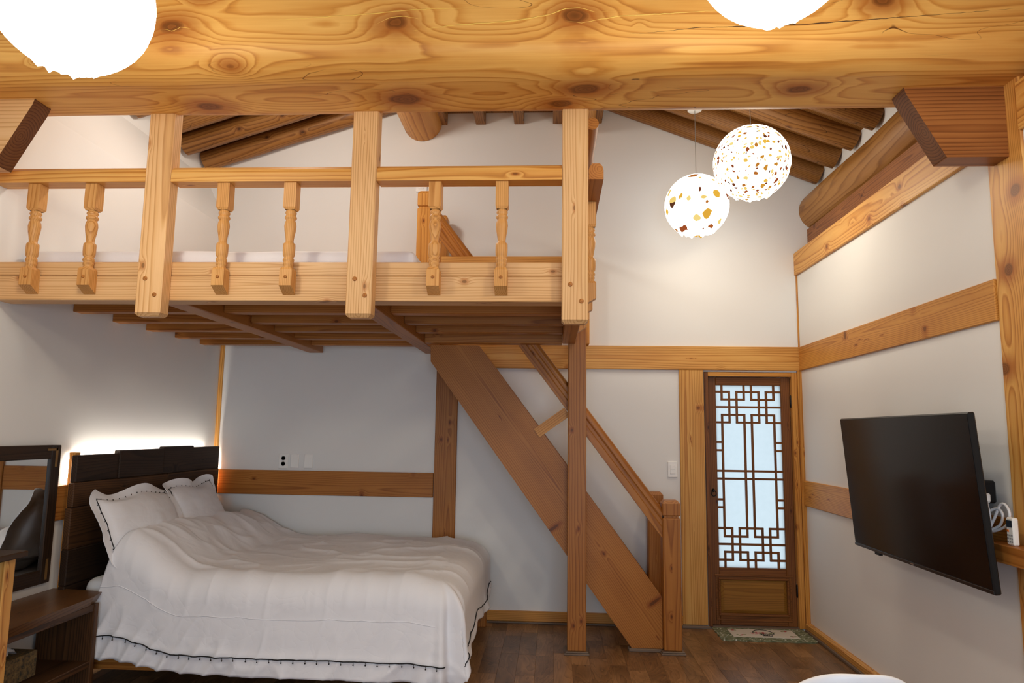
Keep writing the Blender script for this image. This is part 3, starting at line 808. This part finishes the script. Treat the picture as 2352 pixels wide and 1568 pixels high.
# ================================================================== BED
bed = thing('bed', (-1.6, 4.9, 0), 'wooden bed with a dark rustic plank headboard', 'bed')
build('headboard_back', MB().box(-2.7624, -2.7621, 4.03, 5.79, .2, 1.31, 0), W('dark', 'y', knots=0), bed)
rows = [(1.163, [(4.02, 4.42, 1.318), (4.42, 4.94, 1.338), (4.94, 5.36, 1.352), (5.36, 5.80, 1.340)], 'dark'),
        (1.022, [(4.01, 5.02, 1.1625), (5.02, 5.80, 1.1625)], 'darkb'), (.790, [(4.0, 4.62, 1.0215), (4.62, 5.80, 1.0215)], 'darkb'),
        (.592, [(4.0, 5.10, .7895), (5.10, 5.80, .7895)], 'dark'), (.38, [(4.0, 5.80, .5915)], 'dark'), (.16, [(4.0, 5.80, .3795)], 'dark')]
for z0_, segs, pal in rows:
    for (a, b, z1_) in segs:
        build('headboard_plank', MB().box(-2.762, -2.722 + random.uniform(-.006, .006), a + .001, b - .001, z0_, z1_, .005), W(pal, 'y', knots=.5, rough=.6, crack=True), bed)
build('headboard_post', MB().box(-2.799, -2.7625, 4.05, 4.10, 0, 1.333, .003), W('amber', 'z', knots=.3), bed)
build('headboard_post', MB().box(-2.799, -2.7625, 5.70, 5.75, 0, 1.325, .003), W('amber', 'z', knots=.3), bed)
t = NT('led_glow'); em = t.n('ShaderNodeEmission'); em.inputs[0].default_value = (1, .90, .78, 1); em.inputs[1].default_value = 150; t.l(em.outputs[0], t.out.inputs[0])
build('light_strip', MB().box(-2.7685, -2.763, 4.12, 5.69, 1.255, 1.263, 0).box(-2.8035, -2.8000, 4.058, 4.066, 1.0, 1.31, 0).box(-2.7685, -2.763, 5.76, 5.768, 1.0, 1.26, 0), t.m, bed)
BF = W('stair', 'x', knots=.4)
build('side_rail', MB().box(-2.70, -.50, 4.045, 4.075, .145, .30, .004), BF, bed)
build('side_rail', MB().box(-2.70, -.50, 5.775, 5.80, .145, .30, .004), BF, bed)
build('end_rail', MB().box(-.53, -.50, 4.076, 5.774, .145, .30, .004), W('stair', 'y'), bed)
build('slat_base', MB().box(-2.69, -.531, 4.0765, 5.774, .27, .30, .002), W('pale', 'x'), bed)
for (xx, yy) in ((-2.70, 4.06), (-2.70, 5.71), (-.585, 4.07), (-.565, 5.70)):
    build('leg', MB().box(xx, xx + .07, yy, yy + .07, 0, .1445, .004), W('stair', 'z'), bed)

def ridge(a, b, c=0.):
    return (1 - min(1, abs(noise.noise(Vector((a, b, c)))) * 2.6)) ** 3
def sst(a, b, x_):
    t_ = max(0., min(1., (x_ - a) / (b - a))); return t_ * t_ * (3 - 2 * t_)
def nz(x_, y_, z_=0.): return noise.noise(Vector((x_, y_, z_)))
def softbox(x0, x1, y0, y1, z0, z1, R_, n=14, amp=.004):
    m = MB()
    cx, cy, cz = (x0 + x1) / 2, (y0 + y1) / 2, (z0 + z1) / 2; hx, hy, hz = (x1 - x0) / 2, (y1 - y0) / 2, (z1 - z0) / 2
    def proj(p):
        q = Vector((max(-hx + R_, min(hx - R_, p[0])), max(-hy + R_, min(hy - R_, p[1])), max(-hz + R_, min(hz - R_, p[2]))))
        d_ = Vector(p) - q
        if d_.length > 1e-9: d_ = d_.normalized() * R_
        v = q + d_
        v += v.normalized() * noise.noise(v * 3.1) * amp
        return v + Vector((cx, cy, cz))
    def lin(h, n_):
        return [(-h), (-h + R_ * .5)] + [(-h + R_) + (2 * h - 2 * R_) * i / n_ for i in range(n_ + 1)] + [(h - R_ * .5), h]
    LX, LY, LZ = lin(hx, n), lin(hy, n), lin(hz, 3)
    def face(A, B, fn, flip):
        vs = [proj(fn(a, b)) for a in A for b in B]; nb = len(B)
        fs = [(i * nb + j, (i + 1) * nb + j, (i + 1) * nb + j + 1, i * nb + j + 1) for i in range(len(A) - 1) for j in range(nb - 1)]
        if flip: fs = [q[::-1] for q in fs]
        m.add(vs, fs, True)
    face(LX, LY, lambda a, b: (a, b, hz), False); face(LX, LY, lambda a, b: (a, b, -hz), True)
    face(LX, LZ, lambda a, b: (a, -hy, b), False); face(LX, LZ, lambda a, b: (a, hy, b), True)
    face(LY, LZ, lambda a, b: (hx, a, b), False); face(LY, LZ, lambda a, b: (-hx, a, b), True)
    return m
tag(build('mattress', softbox(-2.665, -.545, 4.07, 5.79, .302, .625, .06), SHEET), 'white sheeted mattress lying on the wooden bed frame', 'mattress')
o = build('loft_mattress', softbox(-2.795, -.70, 3.52, 4.9, 2.30, 2.402, .04, 26, .012), LINEN)
tag(o, 'thin white mattress lying on the loft floor behind the railing', 'mattress')

# duvet
XE, YE, RD = -.475, 3.985, .16     # outer edge of the top, rounding
YBK = 5.79
def ztop(x_, y_):
    z = .668 + .012 * nz(x_ * 1.6, y_ * 1.6) + .006 * nz(x_ * 5, y_ * 3)
    # drawn over the pillows
    yy = (y_ - 4.05) / 1.7
    rise = .205 + .02 * math.sin(yy * 6.0) - .03 * sst(.75, 1.0, yy)
    z += rise * sst(-2.02 + .04 * nz(y_ * 2, 1), -2.42, x_)
    # creases that radiate from the pillow ridge, pulled diagonally
    z += .008 * math.sin((x_ * 14 + y_ * 26 + 2 * nz(x_ * 2, y_ * 2))) * sst(-1.3, -2.2, x_) * (.35 + nz(x_ * 2, y_ * 4))
    z += .018 * ridge(x_ * 1.6 + y_ * .9, y_ * 2.6 - x_ * .9, 4.) + .006 * ridge(x_ * 4, y_ * 5 - x_ * 2, 9.)
    z -= .02 * sst(5.45, 5.79, y_)
    z -= .03 * sst(-.75, -.56, x_)
    return z
def drop(x_, y_, a, b):
    """a = cloth length past the foot edge, b = past the near edge"""
    d = (a ** 5 + b ** 5) ** .2
    n_ = Vector((a, -b, 0)); n_ = n_.normalized() if n_.length > 1e-9 else Vector((0, -1, 0))
    tq = min(d / RD, PI / 2); rest = max(0, d - RD * PI / 2)
    h = RD * math.sin(tq); dz = RD * (1 - math.cos(tq)) + rest
    ft = sst(.05, .45, rest)
    return n_, h, dz, rest, ft
NU, NV = 300, 190
LX_ = 2.42 + 1.0
def duv(u_, v_):
    # v: 0 back edge .. 1 near hem;  arc lengths
    topY = YBK - (YE + RD); LD = .60
    s = v_ * (topY + LD); b = max(0., s - topY); y_ = YBK - min(s, topY)
    fb = sst(0., .5, b)
    xh = -2.47 + .04 * nz(y_ * 3, 5) - .10 * fb - .05 * sst(.3, .6, b) + .05 * sst(4.6, 4.1, y_)
    topX = (XE - RD) - xh; LF = .50 + .05 * nz(y_ * 2, 9)
    su = u_ * (topX + LF); a = max(0., su - topX); x_ = xh + min(su, topX)
    zt_ = ztop(x_, y_)
    if a <= 0 and b <= 0: return Vector((x_, y_, zt_))
    n_, h, dz, rest, ft = drop(x_, y_, a, b)
    # hem length: less drop at left end
    lim = 1.0
    if b > 0: 
        zr = zt_ - .668
        lim = (1 - .08 * sst(-1.9, -2.5, x_)) 
    dz = dz * lim * ((zt_ - .13) / (.668 - .13) if b > a else 1.0)
    p = Vector((x_, y_, zt_)) + n_ * h; p.z -= dz
    out = .012 * ft + .025 * sst(.15, .5, rest)
    # folds
    sx = x_ if b > a else y_
    if b > a:
        lft = sst(-1.35, -2.2, x_)
        ph = x_ * 62 + rest * (8 + 30 * lft) + 2.2 * nz(x_ * 2.2, rest * 2)
        fa = (.003 + .034 * lft) * ft * (.6 + .8 * abs(nz(x_ * 3, 2)))
        out += fa * 1.5 * (.6 - abs(math.sin(ph * .5)) ** .8) + .012 * ft * nz(x_ * 3.5, rest * 4) + .010 * sst(.2, .5, rest) * math.sin(x_ * 19 + 2 * nz(x_, 3))
        out += .016 * math.sin(min(1, rest / .42) * PI) * (1 - .4 * lft)
        out += .016 * ridge(x_ * 3.2 + rest * 1.5, rest * 2.2 - x_ * .8, 3.) * ft + .005 * ridge(x_ * 9 + rest * 5, rest * 4, 6.)
        out += .022 * math.exp(-((b - .50) / .02) ** 2) * .35      # seam roll above the frill
        if x_ > -1.0: out += .03 * sst(-1.0, -.62, x_) * ft * math.sin(x_ * 30 + rest * 9)
    else:
        ph = y_ * 17 + 2.5 * nz(y_ * 2, rest * 2)
        out += (.006 + .020 * ft) * math.sin(ph) * ft + .025 * ft * nz(y_ * 2.5, rest * 3, 4) + .05 * sst(.1, .5, rest) * (.4 + .6 * sst(4.4, 5.6, y_))
    cr = min(a, b)
    if cr > 0:   # corner gathers
        an = math.atan2(a, b)
        out += .045 * sst(0, .25, cr) * math.sin(an * 9) + .03 * sst(0, .3, cr)
    p += n_ * out
    if b > a: p.z += .008 * nz(x_ * 1.7, 7) * ft
    else: p.z += .05 * nz(y_ * 2.2, 3) * ft + .10 * sst(4.6, 5.7, y_) * ft
    p.z = max(p.z, .03)
    return p
m = MB(); m.grid(lambda a, b: duv(a, b), NU, NV)
dv_o = build('duvet', m, LINEN)
so = dv_o.modifiers.new('thickness', 'SOLIDIFY'); so.thickness = .010; so.offset = 1
tag(dv_o, 'white cotton duvet spread over the bed, hem trimmed with a black pompom line', 'duvet')
# trim line with pompoms on the hem of duvet (near side and foot)
tv = (YBK - (YE + RD) + .505) / (YBK - (YE + RD) + .60)
def nrm(u_, v_):
    p = duv(u_, v_); a = duv(min(1, u_ + .004), v_) - duv(max(0, u_ - .004), v_); b = duv(u_, min(1, v_ + .004)) - duv(u_, max(0, v_ - .004))
    n_ = a.cross(b).normalized()
    if n_.y > .2 or n_.z < -.3: n_ = -n_
    return p, n_
line = []; pom = MB()
for i in range(0, 260):
    u_ = .001 + .868 * i / 259
    p, n_ = nrm(u_, tv); line.append(p + n_ * .004)
acc = 0
for i in range(1, len(line)):
    acc += (line[i] - line[i - 1]).length
    if acc > .062:
        acc = 0; q = line[i] + Vector((0, -.003, 0))
        pom.tube([q, q + Vector((0, 0, -.012))], .0014, 4); pom.ball(q + Vector((0, -.001, -.015)), .0042, 6, 4)
build('trim_line', MB().tube(line, .0032, 5), THREAD, dv_o)
pm = build('pompom_fringe', pom, THREAD, dv_o); pm['kind'] = 'stuff'
ts = (YBK - (YE + RD) + .31) / (YBK - (YE + RD) + .60); line = []
for i in range(0, 200):
    p, n_ = nrm(.001 + .80 * i / 199, ts); line.append(p + n_ * .0005)
build('seam', MB().tube(line, .0022, 5), LINEN, dv_o)
line = []; pom2 = MB()
us = 1 - .028
for i in range(120):
    v_ = .01 + .93 * i / 119; p, n_ = nrm(us, v_)
    if n_.x < 0: n_ = -n_
    line.append(p + n_ * .004)
build('trim_line', MB().tube(line, .0032, 5), THREAD, dv_o)

# pillows
def pillow(cx, cy, cz, w_, h_, th_, tilt, yawr, label, seed):
    FL = .062
    R = Matrix.Translation((cx, cy, cz)) @ Matrix.Rotation(yawr, 4, 'Z') @ Matrix.Rotation(-tilt, 4, 'Y')
    # local: x = normal (front +x), y = across, z = up
    def P(a, b, s):
        # a,b in [-1,1] over inner + flange
        A = 1 + FL / (w_ / 2); B = 1 + FL / (h_ / 2)
        ya, zb = a * A, b * B
        ia, ib = min(1, abs(ya)), min(1, abs(zb))
        t_ = th_ * (max(0, 1 - ia ** 2.6) ** .55) * (max(0, 1 - ib ** 2.6) ** .55)
        edge = max(0, abs(ya) - 1) + max(0, abs(zb) - 1)
        pinch = .05 * (abs(ya) ** 2) * (abs(zb) ** 2) + .10 * (a * a * b * b) ** 4
        wv = (.020 * math.sin(ya * 4 + seed) * max(0, abs(zb) - .9) * 4 + .008 * math.sin(zb * 3 + seed * 2) * max(0, abs(ya) - .9) * 4)
        x_ = s * (t_ / 2 + .002) + wv + .012 * nz(ya * 1.5 + seed, zb * 1.5) + .004 * nz(ya * 5, zb * 5 + seed)
        sag = -.02 * (1 - ia ** 2) * max(0, zb)
        topw = .012 * math.sin(ya * 4.2 + seed * 1.7) * max(0, zb) if abs(zb) > .9 else 0
        return R @ Vector((x_, ya * w_ / 2 * (1 - pinch * .5), zb * h_ / 2 * (1 - pinch * .5) + sag + topw))
    m = MB(); N = 40
    vf = [P(-1 + 2 * i / N, -1 + 2 * j / N, 1) for i in range(N + 1) for j in range(N + 1)]
    vb_ = [P(-1 + 2 * i / N, -1 + 2 * j / N, -1) for i in range(N + 1) for j in range(N + 1)]
    F = [(i * (N + 1) + j, (i + 1) * (N + 1) + j, (i + 1) * (N + 1) + j + 1, i * (N + 1) + j + 1) for i in range(N) for j in range(N)]
    m.add(vf, F, True); m.add(vb_, [q[::-1] for q in F], True)
    rim = [(i, 0) for i in range(N)] + [(N, j) for j in range(N)] + [(N - i, N) for i in range(N)] + [(0, N - j) for j in range(N)]
    ids = [a * (N + 1) + b for a, b in rim]; L = len(ids)
    m.add([vf[k] for k in ids] + [vb_[k] for k in ids], [(k, (k + 1) % L, L + (k + 1) % L, L + k) for k in range(L)], True)
    o = build('pillow', m, LINEN); tag(o, label, 'pillow', 'white pillows leaning on the headboard')
    A = 1 / (1 + FL / (w_ / 2)); B = 1 / (1 + FL / (h_ / 2)); ln = []
    for k in range(160):
        s_ = k / 40; e_ = int(s_); fr_ = s_ - e_
        a, b = [(-1 + 2 * fr_, 1), (1, 1 - 2 * fr_), (1 - 2 * fr_, -1), (-1, -1 + 2 * fr_)][e_]
        ln.append(P(a * A * 1.005, b * B * 1.005, 1) + (R.to_3x3() @ Vector((.003, 0, 0))))
    build('trim_line', MB().tube(ln, .0028, 5, closed=True), THREAD, o)
    pom = MB(); ctr = R @ Vector((0, 0, 0)); acc = 0
    for k in range(1, 160):
        acc += (ln[k] - ln[k - 1]).length
        if acc > .05:
            acc = 0; d_ = (ln[k] - ctr).normalized() * .011; pom.tube([ln[k], ln[k] + d_], .0012, 4); pom.ball(ln[k] + d_, .0035, 6, 4)
    build('pompom_fringe', pom, THREAD, o)['kind'] = 'stuff'
    return o
TL = math.radians(27)
pillow(-2.535, 5.14, .885, .66, .42, .16, math.radians(24), math.radians(3), 'white flanged pillow with black trim farther from the camera, by back wall', 2.3)
pillow(-2.50, 4.38, .885, .70, .42, .17, TL, math.radians(-2), 'white flanged pillow with black trim nearest the mirror', .4)

# ================================================================== LEFT FURNITURE
mr = thing('wall_mirror', (-2.8, 3.55, .63), 'dark framed mirror on the left wall beside the bed', 'mirror')
y0_, y1_, z0_, z1_ = 3.18, 3.945, .628, 1.378
fw = .075
FR = W('dark', 'z', knots=0, rough=.4)
build('frame_bar', MB().box(XL + .001, -2.772, y1_ - fw, y1_, z0_, z1_, .004), FR, mr)
build('frame_bar', MB().box(XL + .001, -2.772, y0_, y0_ + fw, z0_, z1_, .004), FR, mr)
build('frame_bar', MB().box(XL + .001, -2.773, y0_ + fw, y1_ - fw, z1_ - fw, z1_, .004), W('dark', 'y', knots=0, rough=.4), mr)
build('frame_bar', MB().box(XL + .001, -2.773, y0_ + fw, y1_ - fw, z0_, z0_ + fw, .004), W('dark', 'y', knots=0, rough=.4), mr)
BR = plain('aged_brass', (.30, .17, .06), .45, .5)
for (ya, yb, za, zb) in ((y1_ - .11, y1_ - .03, z1_ - .03, z1_ - .018), (y1_ - .045, y1_ - .028, z1_ - .12, z1_ - .018), (y1_ - .045, y1_ - .028, z0_ + .02, z0_ + .13)):
    build('corner_fitting', MB().box(-2.7725, -2.770, ya, yb, za, zb, 0), BR, mr)
t = NT('mirror_glass'); t.p.inputs['Base Color'].default_value = (.85, .87, .86, 1); t.p.inputs['Metallic'].default_value = 1; t.p.inputs['Roughness'].default_value = .02
build('mirror_glass', MB().box(-2.795, -2.785, y0_ + fw - .005, y1_ - fw + .005, z0_ + fw - .005, z1_ - fw + .005, 0), t.m, mr)

bench = thing('side_bench', (-2.6, 3.5, 0), 'dark rustic wooden side table with a thick live edge top', 'table')
top = [(-2.805, 2.98), (-2.42, 2.98), (-2.425, 3.2), (-2.438, 3.45), (-2.446, 3.7), (-2.455, 3.86), (-2.485, 3.975), (-2.505, 3.985), (-2.56, 4.0), (-2.70, 4.02), (-2.805, 4.03)]
m = MB(); vs = [(p[0], p[1], .575) for p in top] + [(p[0] - (.02 if p[0] > -2.6 else 0), p[1] - (.01 if p[1] > 3.9 else 0), .528) for p in top]; n = len(top)
m.add(vs, [list(range(n)), list(range(n, 2 * n))[::-1]] + [(i, n + i, n + (i + 1) % n, (i + 1) % n) for i in range(n)])
build('table_top', m, W('bench', 'y', knots=.5, rough=.35, crack=True), bench, fix=True)
build('side_panel', MB().box(-2.79, -2.47, 3.90, 3.935, 0, .527, .003), W('darkb', 'z', rough=.5), bench)
build('side_panel', MB().box(-2.79, -2.47, 3.06, 3.095, 0, .527, .003), W('darkb', 'z', rough=.5), bench)
build('shelf', MB().box(-2.79, -2.475, 3.0955, 3.8995, .20, .232, .003), W('darkb', 'y', rough=.5), bench)
build('apron', MB().box(-2.50, -2.475, 3.0955, 3.8995, .49, .527, .003), W('darkb', 'y', rough=.5), bench)
tb = thing('tissue_box', (-2.67, 3.56, .2325), 'mottled brown tissue box on the lower shelf of the dark side table', 'tissue box')
t = NT('cork_board'); tc = t.n('ShaderNodeTexCoord'); t.l(t.ramp(t.noise(tc.outputs['Object'], 60, 4, .7), [(.35, (.025, .03, .022)), (.5, (.14, .09, .035)), (.7, (.24, .16, .06))]), t.p.inputs['Base Color']); t.p.inputs['Roughness'].default_value = .7
build('box_body', MB().box(-2.755, -2.60, 3.42, 3.66, .2325, .358, .003), t.m, tb)
m = MB()
m.grid(lambda a, b: Vector((-2.70 + .05 * a + .01 * math.sin(b * 9), 3.49 + .09 * b, .357 + .045 * math.sin(PI * b) * (.5 + .5 * math.sin(a * PI)) + .008 * nz(a * 6, b * 6))), 8, 10)
build('tissue', m, LINEN, tb)

cab = thing('fridge_cabinet', (-2.52, 2.68, 0), 'light wood cabinet with dark top at the left edge', 'cabinet')
build('cabinet_top', MB().box(-2.80, -2.225, 2.25, 3.02, .930, .955, .004), W('dark', 'y', knots=0, rough=.45), cab)
for (xx, yy) in ((-2.325, 2.94), (-2.79, 2.94), (-2.325, 2.28), (-2.79, 2.28)):
    build('leg', MB().box(xx, xx + .062, yy, yy + .06, 0, .9295, .003), W('honey', 'z', knots=.6, knot_r=.014), cab)
build('apron', MB().box(-2.30, -2.275, 2.3405, 2.9395, .03, .09, .003), W('honey', 'y'), cab)
build('cabinet_base', MB().box(-2.79, -2.301, 2.34, 2.9395, .04, .07, .003), W('honey', 'y'), cab)
fr_ = thing('mini_fridge', (-2.55, 2.64, .071), 'grey mini fridge inside the light wood cabinet', 'fridge')
build('fridge_body', MB().box(-2.78, -2.36, 2.36, 2.92, .071, .86, .01), BLACK_PL, fr_)
build('fridge_door', MB().box(-2.3595, -2.325, 2.36, 2.92, .075, .84, .008), GREY_PL, fr_)
build('handle', MB().box(-2.3245, -2.312, 2.70, 2.90, .80, .815, .003), CHROME, fr_)

# ================================================================== TELEVISION
tv = thing('television', (1.85, 3.82, .85), 'large black flat television tilted off the right wall', 'television')
yl, yr = 4.502, 3.142
tp = Vector((1.760, 0, 1.596)); bt = Vector((1.820, 0, .846))
upv = (tp - bt).normalized(); nrv = Vector((-upv.z, 0, upv.x))     # into room (-x)
def slabTV(y0, y1, s0, s1, d0, d1, b=.003):
    m = MB().box(0, s1 - s0, 0, y1 - y0, 0, d1 - d0, b)
    L = []
    for v in m.v: L.append(bt + upv * (s0 + v.x) + Vector((0, y0 + v.y, 0)) - nrv * (d0 + v.z))
    m.v = L; return m
H = (tp - bt).length
tvm = plain('tv_screen', (.004, .004, .005), .16, 0, .28)
build('casing', slabTV(yr, yl, 0, H, .0, .030, .006), BLACK_PL, tv, fix=True)
build('screen', slabTV(yr + .008, yl - .008, .022, H - .008, -.0015, .001, 0), tvm, tv, fix=True)
build('bottom_bezel', slabTV(yr + .002, yl - .002, .003, .019, -.003, .001, .001), plain('bezel', (.03, .03, .032), .25, .4), tv, fix=True)
build('maker_badge', slabTV(3.80, 3.835, .008, .014, -.0038, -.003, 0), CHROME, tv, fix=True)
build('rear_housing', slabTV(yr + .25, yl - .25, .08, .50, .0305, .065, .01), BLACK_PL, tv, fix=True)
build('sensor', slabTV(4.20, 4.26, -.014, -.0005, .005, .025, .002), BLACK_PL, tv, fix=True)
br = MB().box(1.93, 1.984, 3.60, 4.05, 1.0, 1.45, .004).box(1.86, 1.93, 3.65, 3.69, 1.05, 1.4, .003).box(1.86, 1.93, 3.95, 3.99, 1.05, 1.4, .003)
build('wall_bracket', br, BLACK_IRON, tv)
ad = thing('set_top_box', (1.95, 3.40, 1.20), 'small black box with white label behind the right edge of the television', 'electronics')
build('box_body', MB().box(1.925, 1.985, 3.36, 3.56, 1.20, 1.300, .008), BLACK_PL, ad)
build('paper_label', MB().box(1.924, 1.9255, 3.375, 3.40, 1.263, 1.276, 0), WHITE_PL, ad)
pw = thing('power_plug', (1.93, 3.37, 1.21), 'white adapter plug and bundled white cables beside the television', 'cable')
build('adapter', MB().box(1.900, 1.945, 3.335, 3.39, 1.205, 1.245, .006), WHITE_PL, pw)
CB = plain('white_cable', (.78, .79, .82), .4)
def spl(pts, n=10):
    out = []; P_ = [pts[0]] + list(pts) + [pts[-1]]
    for i in range(1, len(P_) - 2):
        a, b, c, d_ = [Vector(q) for q in P_[i - 1:i + 3]]
        for k in range(n):
            t_ = k / n
            out.append(.5 * ((2 * b) + (-a + c) * t_ + (2 * a - 5 * b + 4 * c - d_) * t_ ** 2 + (-a + 3 * b - 3 * c + d_) * t_ ** 3))
    out.append(Vector(P_[-2])); return out
cs = [[(1.92, 3.34, 1.225), (1.91, 3.31, 1.20), (1.915, 3.305, 1.15), (1.92, 3.32, 1.09), (1.93, 3.36, 1.06)],
      [(1.93, 3.36, 1.07), (1.93, 3.30, 1.14), (1.94, 3.27, 1.20), (1.945, 3.24, 1.205), (1.945, 3.215, 1.17), (1.945, 3.24, 1.12), (1.935, 3.30, 1.09), (1.93, 3.35, 1.08)],
      [(1.925, 3.37, 1.09), (1.92, 3.33, 1.16), (1.935, 3.28, 1.185), (1.94, 3.255, 1.16), (1.94, 3.28, 1.115), (1.93, 3.34, 1.085)],
      [(1.93, 3.35, 1.22), (1.92, 3.335, 1.16), (1.925, 3.345, 1.10), (1.93, 3.37, 1.04), (1.94, 3.40, 1.02)]]
for c_ in cs: build('cable', MB().tube(spl(c_), .006, 8), CB, pw)
build('cable_tie', MB().tube([(1.925 + .018 * math.cos(k * PI / 8), 3.345 + .018 * math.sin(k * PI / 8), 1.10 + .004 * math.cos(k)) for k in range(16)], .0022, 5, closed=True), CHROME, pw)
# small wooden ledge and remote
tag(build('wall_ledge', MB().box(1.90, 1.995, 3.05, 3.31, .965, 1.042, .003), W('stair', 'y', knots=.3)), 'small wooden ledge on pillar holding the white remote', 'shelf')
rm = thing('remote_control', (1.95, 3.20, 1.043), 'white air conditioner remote standing on the small wooden ledge', 'remote')
build('remote_body', MB().box(1.925, 1.950, 3.165, 3.215, 1.0425, 1.158, .006), WHITE_PL, rm)
build('remote_display', MB().box(1.9235, 1.926, 3.172, 3.208, 1.118, 1.146, 0), plain('lcd', (.03, .04, .06), .2), rm)
mm = MB(); mm.box(1.9235, 1.926, 3.195, 3.207, 1.098, 1.107, 0)
build('power_button', mm, plain('orange_key', (.8, .2, .03), .4), rm)
mm = MB()
for i in range(3):
    for j in range(3): mm.box(1.9235, 1.926, 3.172 + i * .013, 3.180 + i * .013, 1.055 + j * .013, 1.062 + j * .013, 0)
build('keypad', mm, plain('grey_key', (.25, .26, .28), .4), rm)

# ================================================================== DOOR MAT
mt = thing('door_mat', (1.6, 5.7, 0), 'green dotted door mat with a flower basket print', 'rug')
MX0, MX1, MY0, MY1 = 1.262, 1.955, 5.53, 5.885
out = []
def side(p0, p1, n_, amp, nx, ny):
    for i in range(n_ * 8):
        s = i / (n_ * 8); a = abs(math.sin(PI * s * n_))
        out.append((p0[0] + (p1[0] - p0[0]) * s + nx * amp * a, p0[1] + (p1[1] - p0[1]) * s + ny * amp * a))
side((MX0, MY0), (MX1 - .02, MY0), 7, .012, 0, -1); side((MX1 - .02, MY0), (MX1 - .02, MY1), 4, .012, 1, 0)
side((MX1 - .02, MY1), (MX0, MY1), 7, .004, 0, 1); side((MX0, MY1), (MX0, MY0), 4, .012, -1, 0)
t = NT('mat_border'); tc = t.n('ShaderNodeTexCoord'); vo = t.n('ShaderNodeTexVoronoi'); vo.inputs['Scale'].default_value = 42; t.l(tc.outputs['Object'], vo.inputs['Vector'])
dots = t.mapr(vo.outputs['Distance'], .20, .30, 1, 0)
base = t.ramp(t.noise(tc.outputs['Object'], 30, 3), [(.35, (.10, .12, .06)), (.65, (.26, .27, .16))])
t.l(t.mix(dots, base, (.62, .64, .56)), t.p.inputs['Base Color']); t.p.inputs['Roughness'].default_value = .9
build('border', MB().prism(out, .0005, .010, 'z'), t.m, mt, fix=True)
build('centre_field', MB().box(1.355, 1.84, 5.60, 5.815, .0101, .0135, .001), plain('cream_cotton', (.66, .60, .52), .9, bumpscale=300), mt)
RED = plain('rose_print', (.42, .06, .07), .9); PINK = plain('pink_print', (.55, .28, .27), .9); LEAF = plain('leaf_print', (.30, .32, .18), .9)
rf = random.Random(3)
def blob(nm, cx, cy, rr, mat):
    n_ = 9; pts = [(cx + rr * (1 + .35 * rf.uniform(-1, 1)) * math.cos(2 * PI * k / n_), cy + rr * (1 + .35 * rf.uniform(-1, 1)) * math.sin(2 * PI * k / n_)) for k in range(n_)]
    build(nm, MB().prism(pts, .01355, .0142 + rf.uniform(0, .0003), 'z'), mat, mt, fix=True)
for (cx, cy) in ((1.40, 5.785), (1.425, 5.645), (1.775, 5.775), (1.80, 5.635)):
    for _ in range(4): blob('leaf_print', cx + rf.uniform(-.03, .03), cy + rf.uniform(-.018, .018), .010, LEAF)
    for _ in range(4): blob('flower_print', cx + rf.uniform(-.016, .016), cy + rf.uniform(-.010, .010), .009, RED)
for _ in range(10): blob('leaf_print', 1.60 + rf.uniform(-.11, .11), 5.705 + rf.uniform(-.02, .03), .011, LEAF)
for _ in range(14): blob('flower_print', 1.595 + rf.uniform(-.09, .08), 5.70 + rf.uniform(-.02, .035), .010, RED if rf.random() < .5 else PINK)
mm = MB(); mm.tube([(1.60 + .075 * math.cos(a_ * PI / 12), 5.70 + .10 * math.sin(a_ * PI / 12), .0145) for a_ in range(13)], .003, 5)
for k in range(7): mm.tube([(1.575 + k * .015 - .0, 5.685, .0145), (1.583 + k * .0105, 5.635, .0145)], .0028, 5)
mm.tube([(1.565, 5.685, .0145), (1.675, 5.685, .0145)], .0022, 5); mm.tube([(1.58, 5.634, .0145), (1.65, 5.634, .0145)], .0025, 5)
build('basket_print', mm, THREAD, mt)

# ================================================================== CHAIR (foreground, only its back top enters the frame)
ch = thing('chair', (.80, 2.15, 0), 'white moulded plastic chair back at the bottom right edge', 'chair')
CW = plain('chair_white', (.80, .82, .86), .35)
def shell(a, b):
    # a across -1..1, b from top of back (0) to front of seat (1)
    A = 2 * a - 1
    if b < .5:
        s = b / .5; z = .868 - s * .38; y = 2.02 + .07 * s * s + .0 ; hw = .145 + .075 * math.sin(min(1, s * 1.4) * PI / 2)
        z -= .05 * abs(A) ** 3.0 * (1 - s); y_ = y + .055 * A * A
        return Vector((.815 + hw * A, y_, z))
    s = (b - .5) / .5
    return Vector((.815 + (.22 - .01 * s) * A, 2.09 + .38 * s + .055 * A * A * (1 - s), .488 - .04 * math.sin(s * PI) + .045 * A * A - .02 * s * s))
o = build('seat_shell', MB().grid(shell, 28, 40), CW, ch)
so = o.modifiers.new('thickness', 'SOLIDIFY'); so.thickness = .012
so = o.modifiers.new('round', 'SUBSURF'); so.levels = 1; so.render_levels = 1
for (sx, yy) in ((-1, 2.12), (1, 2.12), (-1, 2.42), (1, 2.42)):
    build('leg', MB().tube([(.815 + sx * .12, yy, .445), (.815 + sx * .20, yy + (.06 if yy > 2.3 else -.06), 0)], [.016, .011], 10), W('pale', 'z', knots=0), ch)
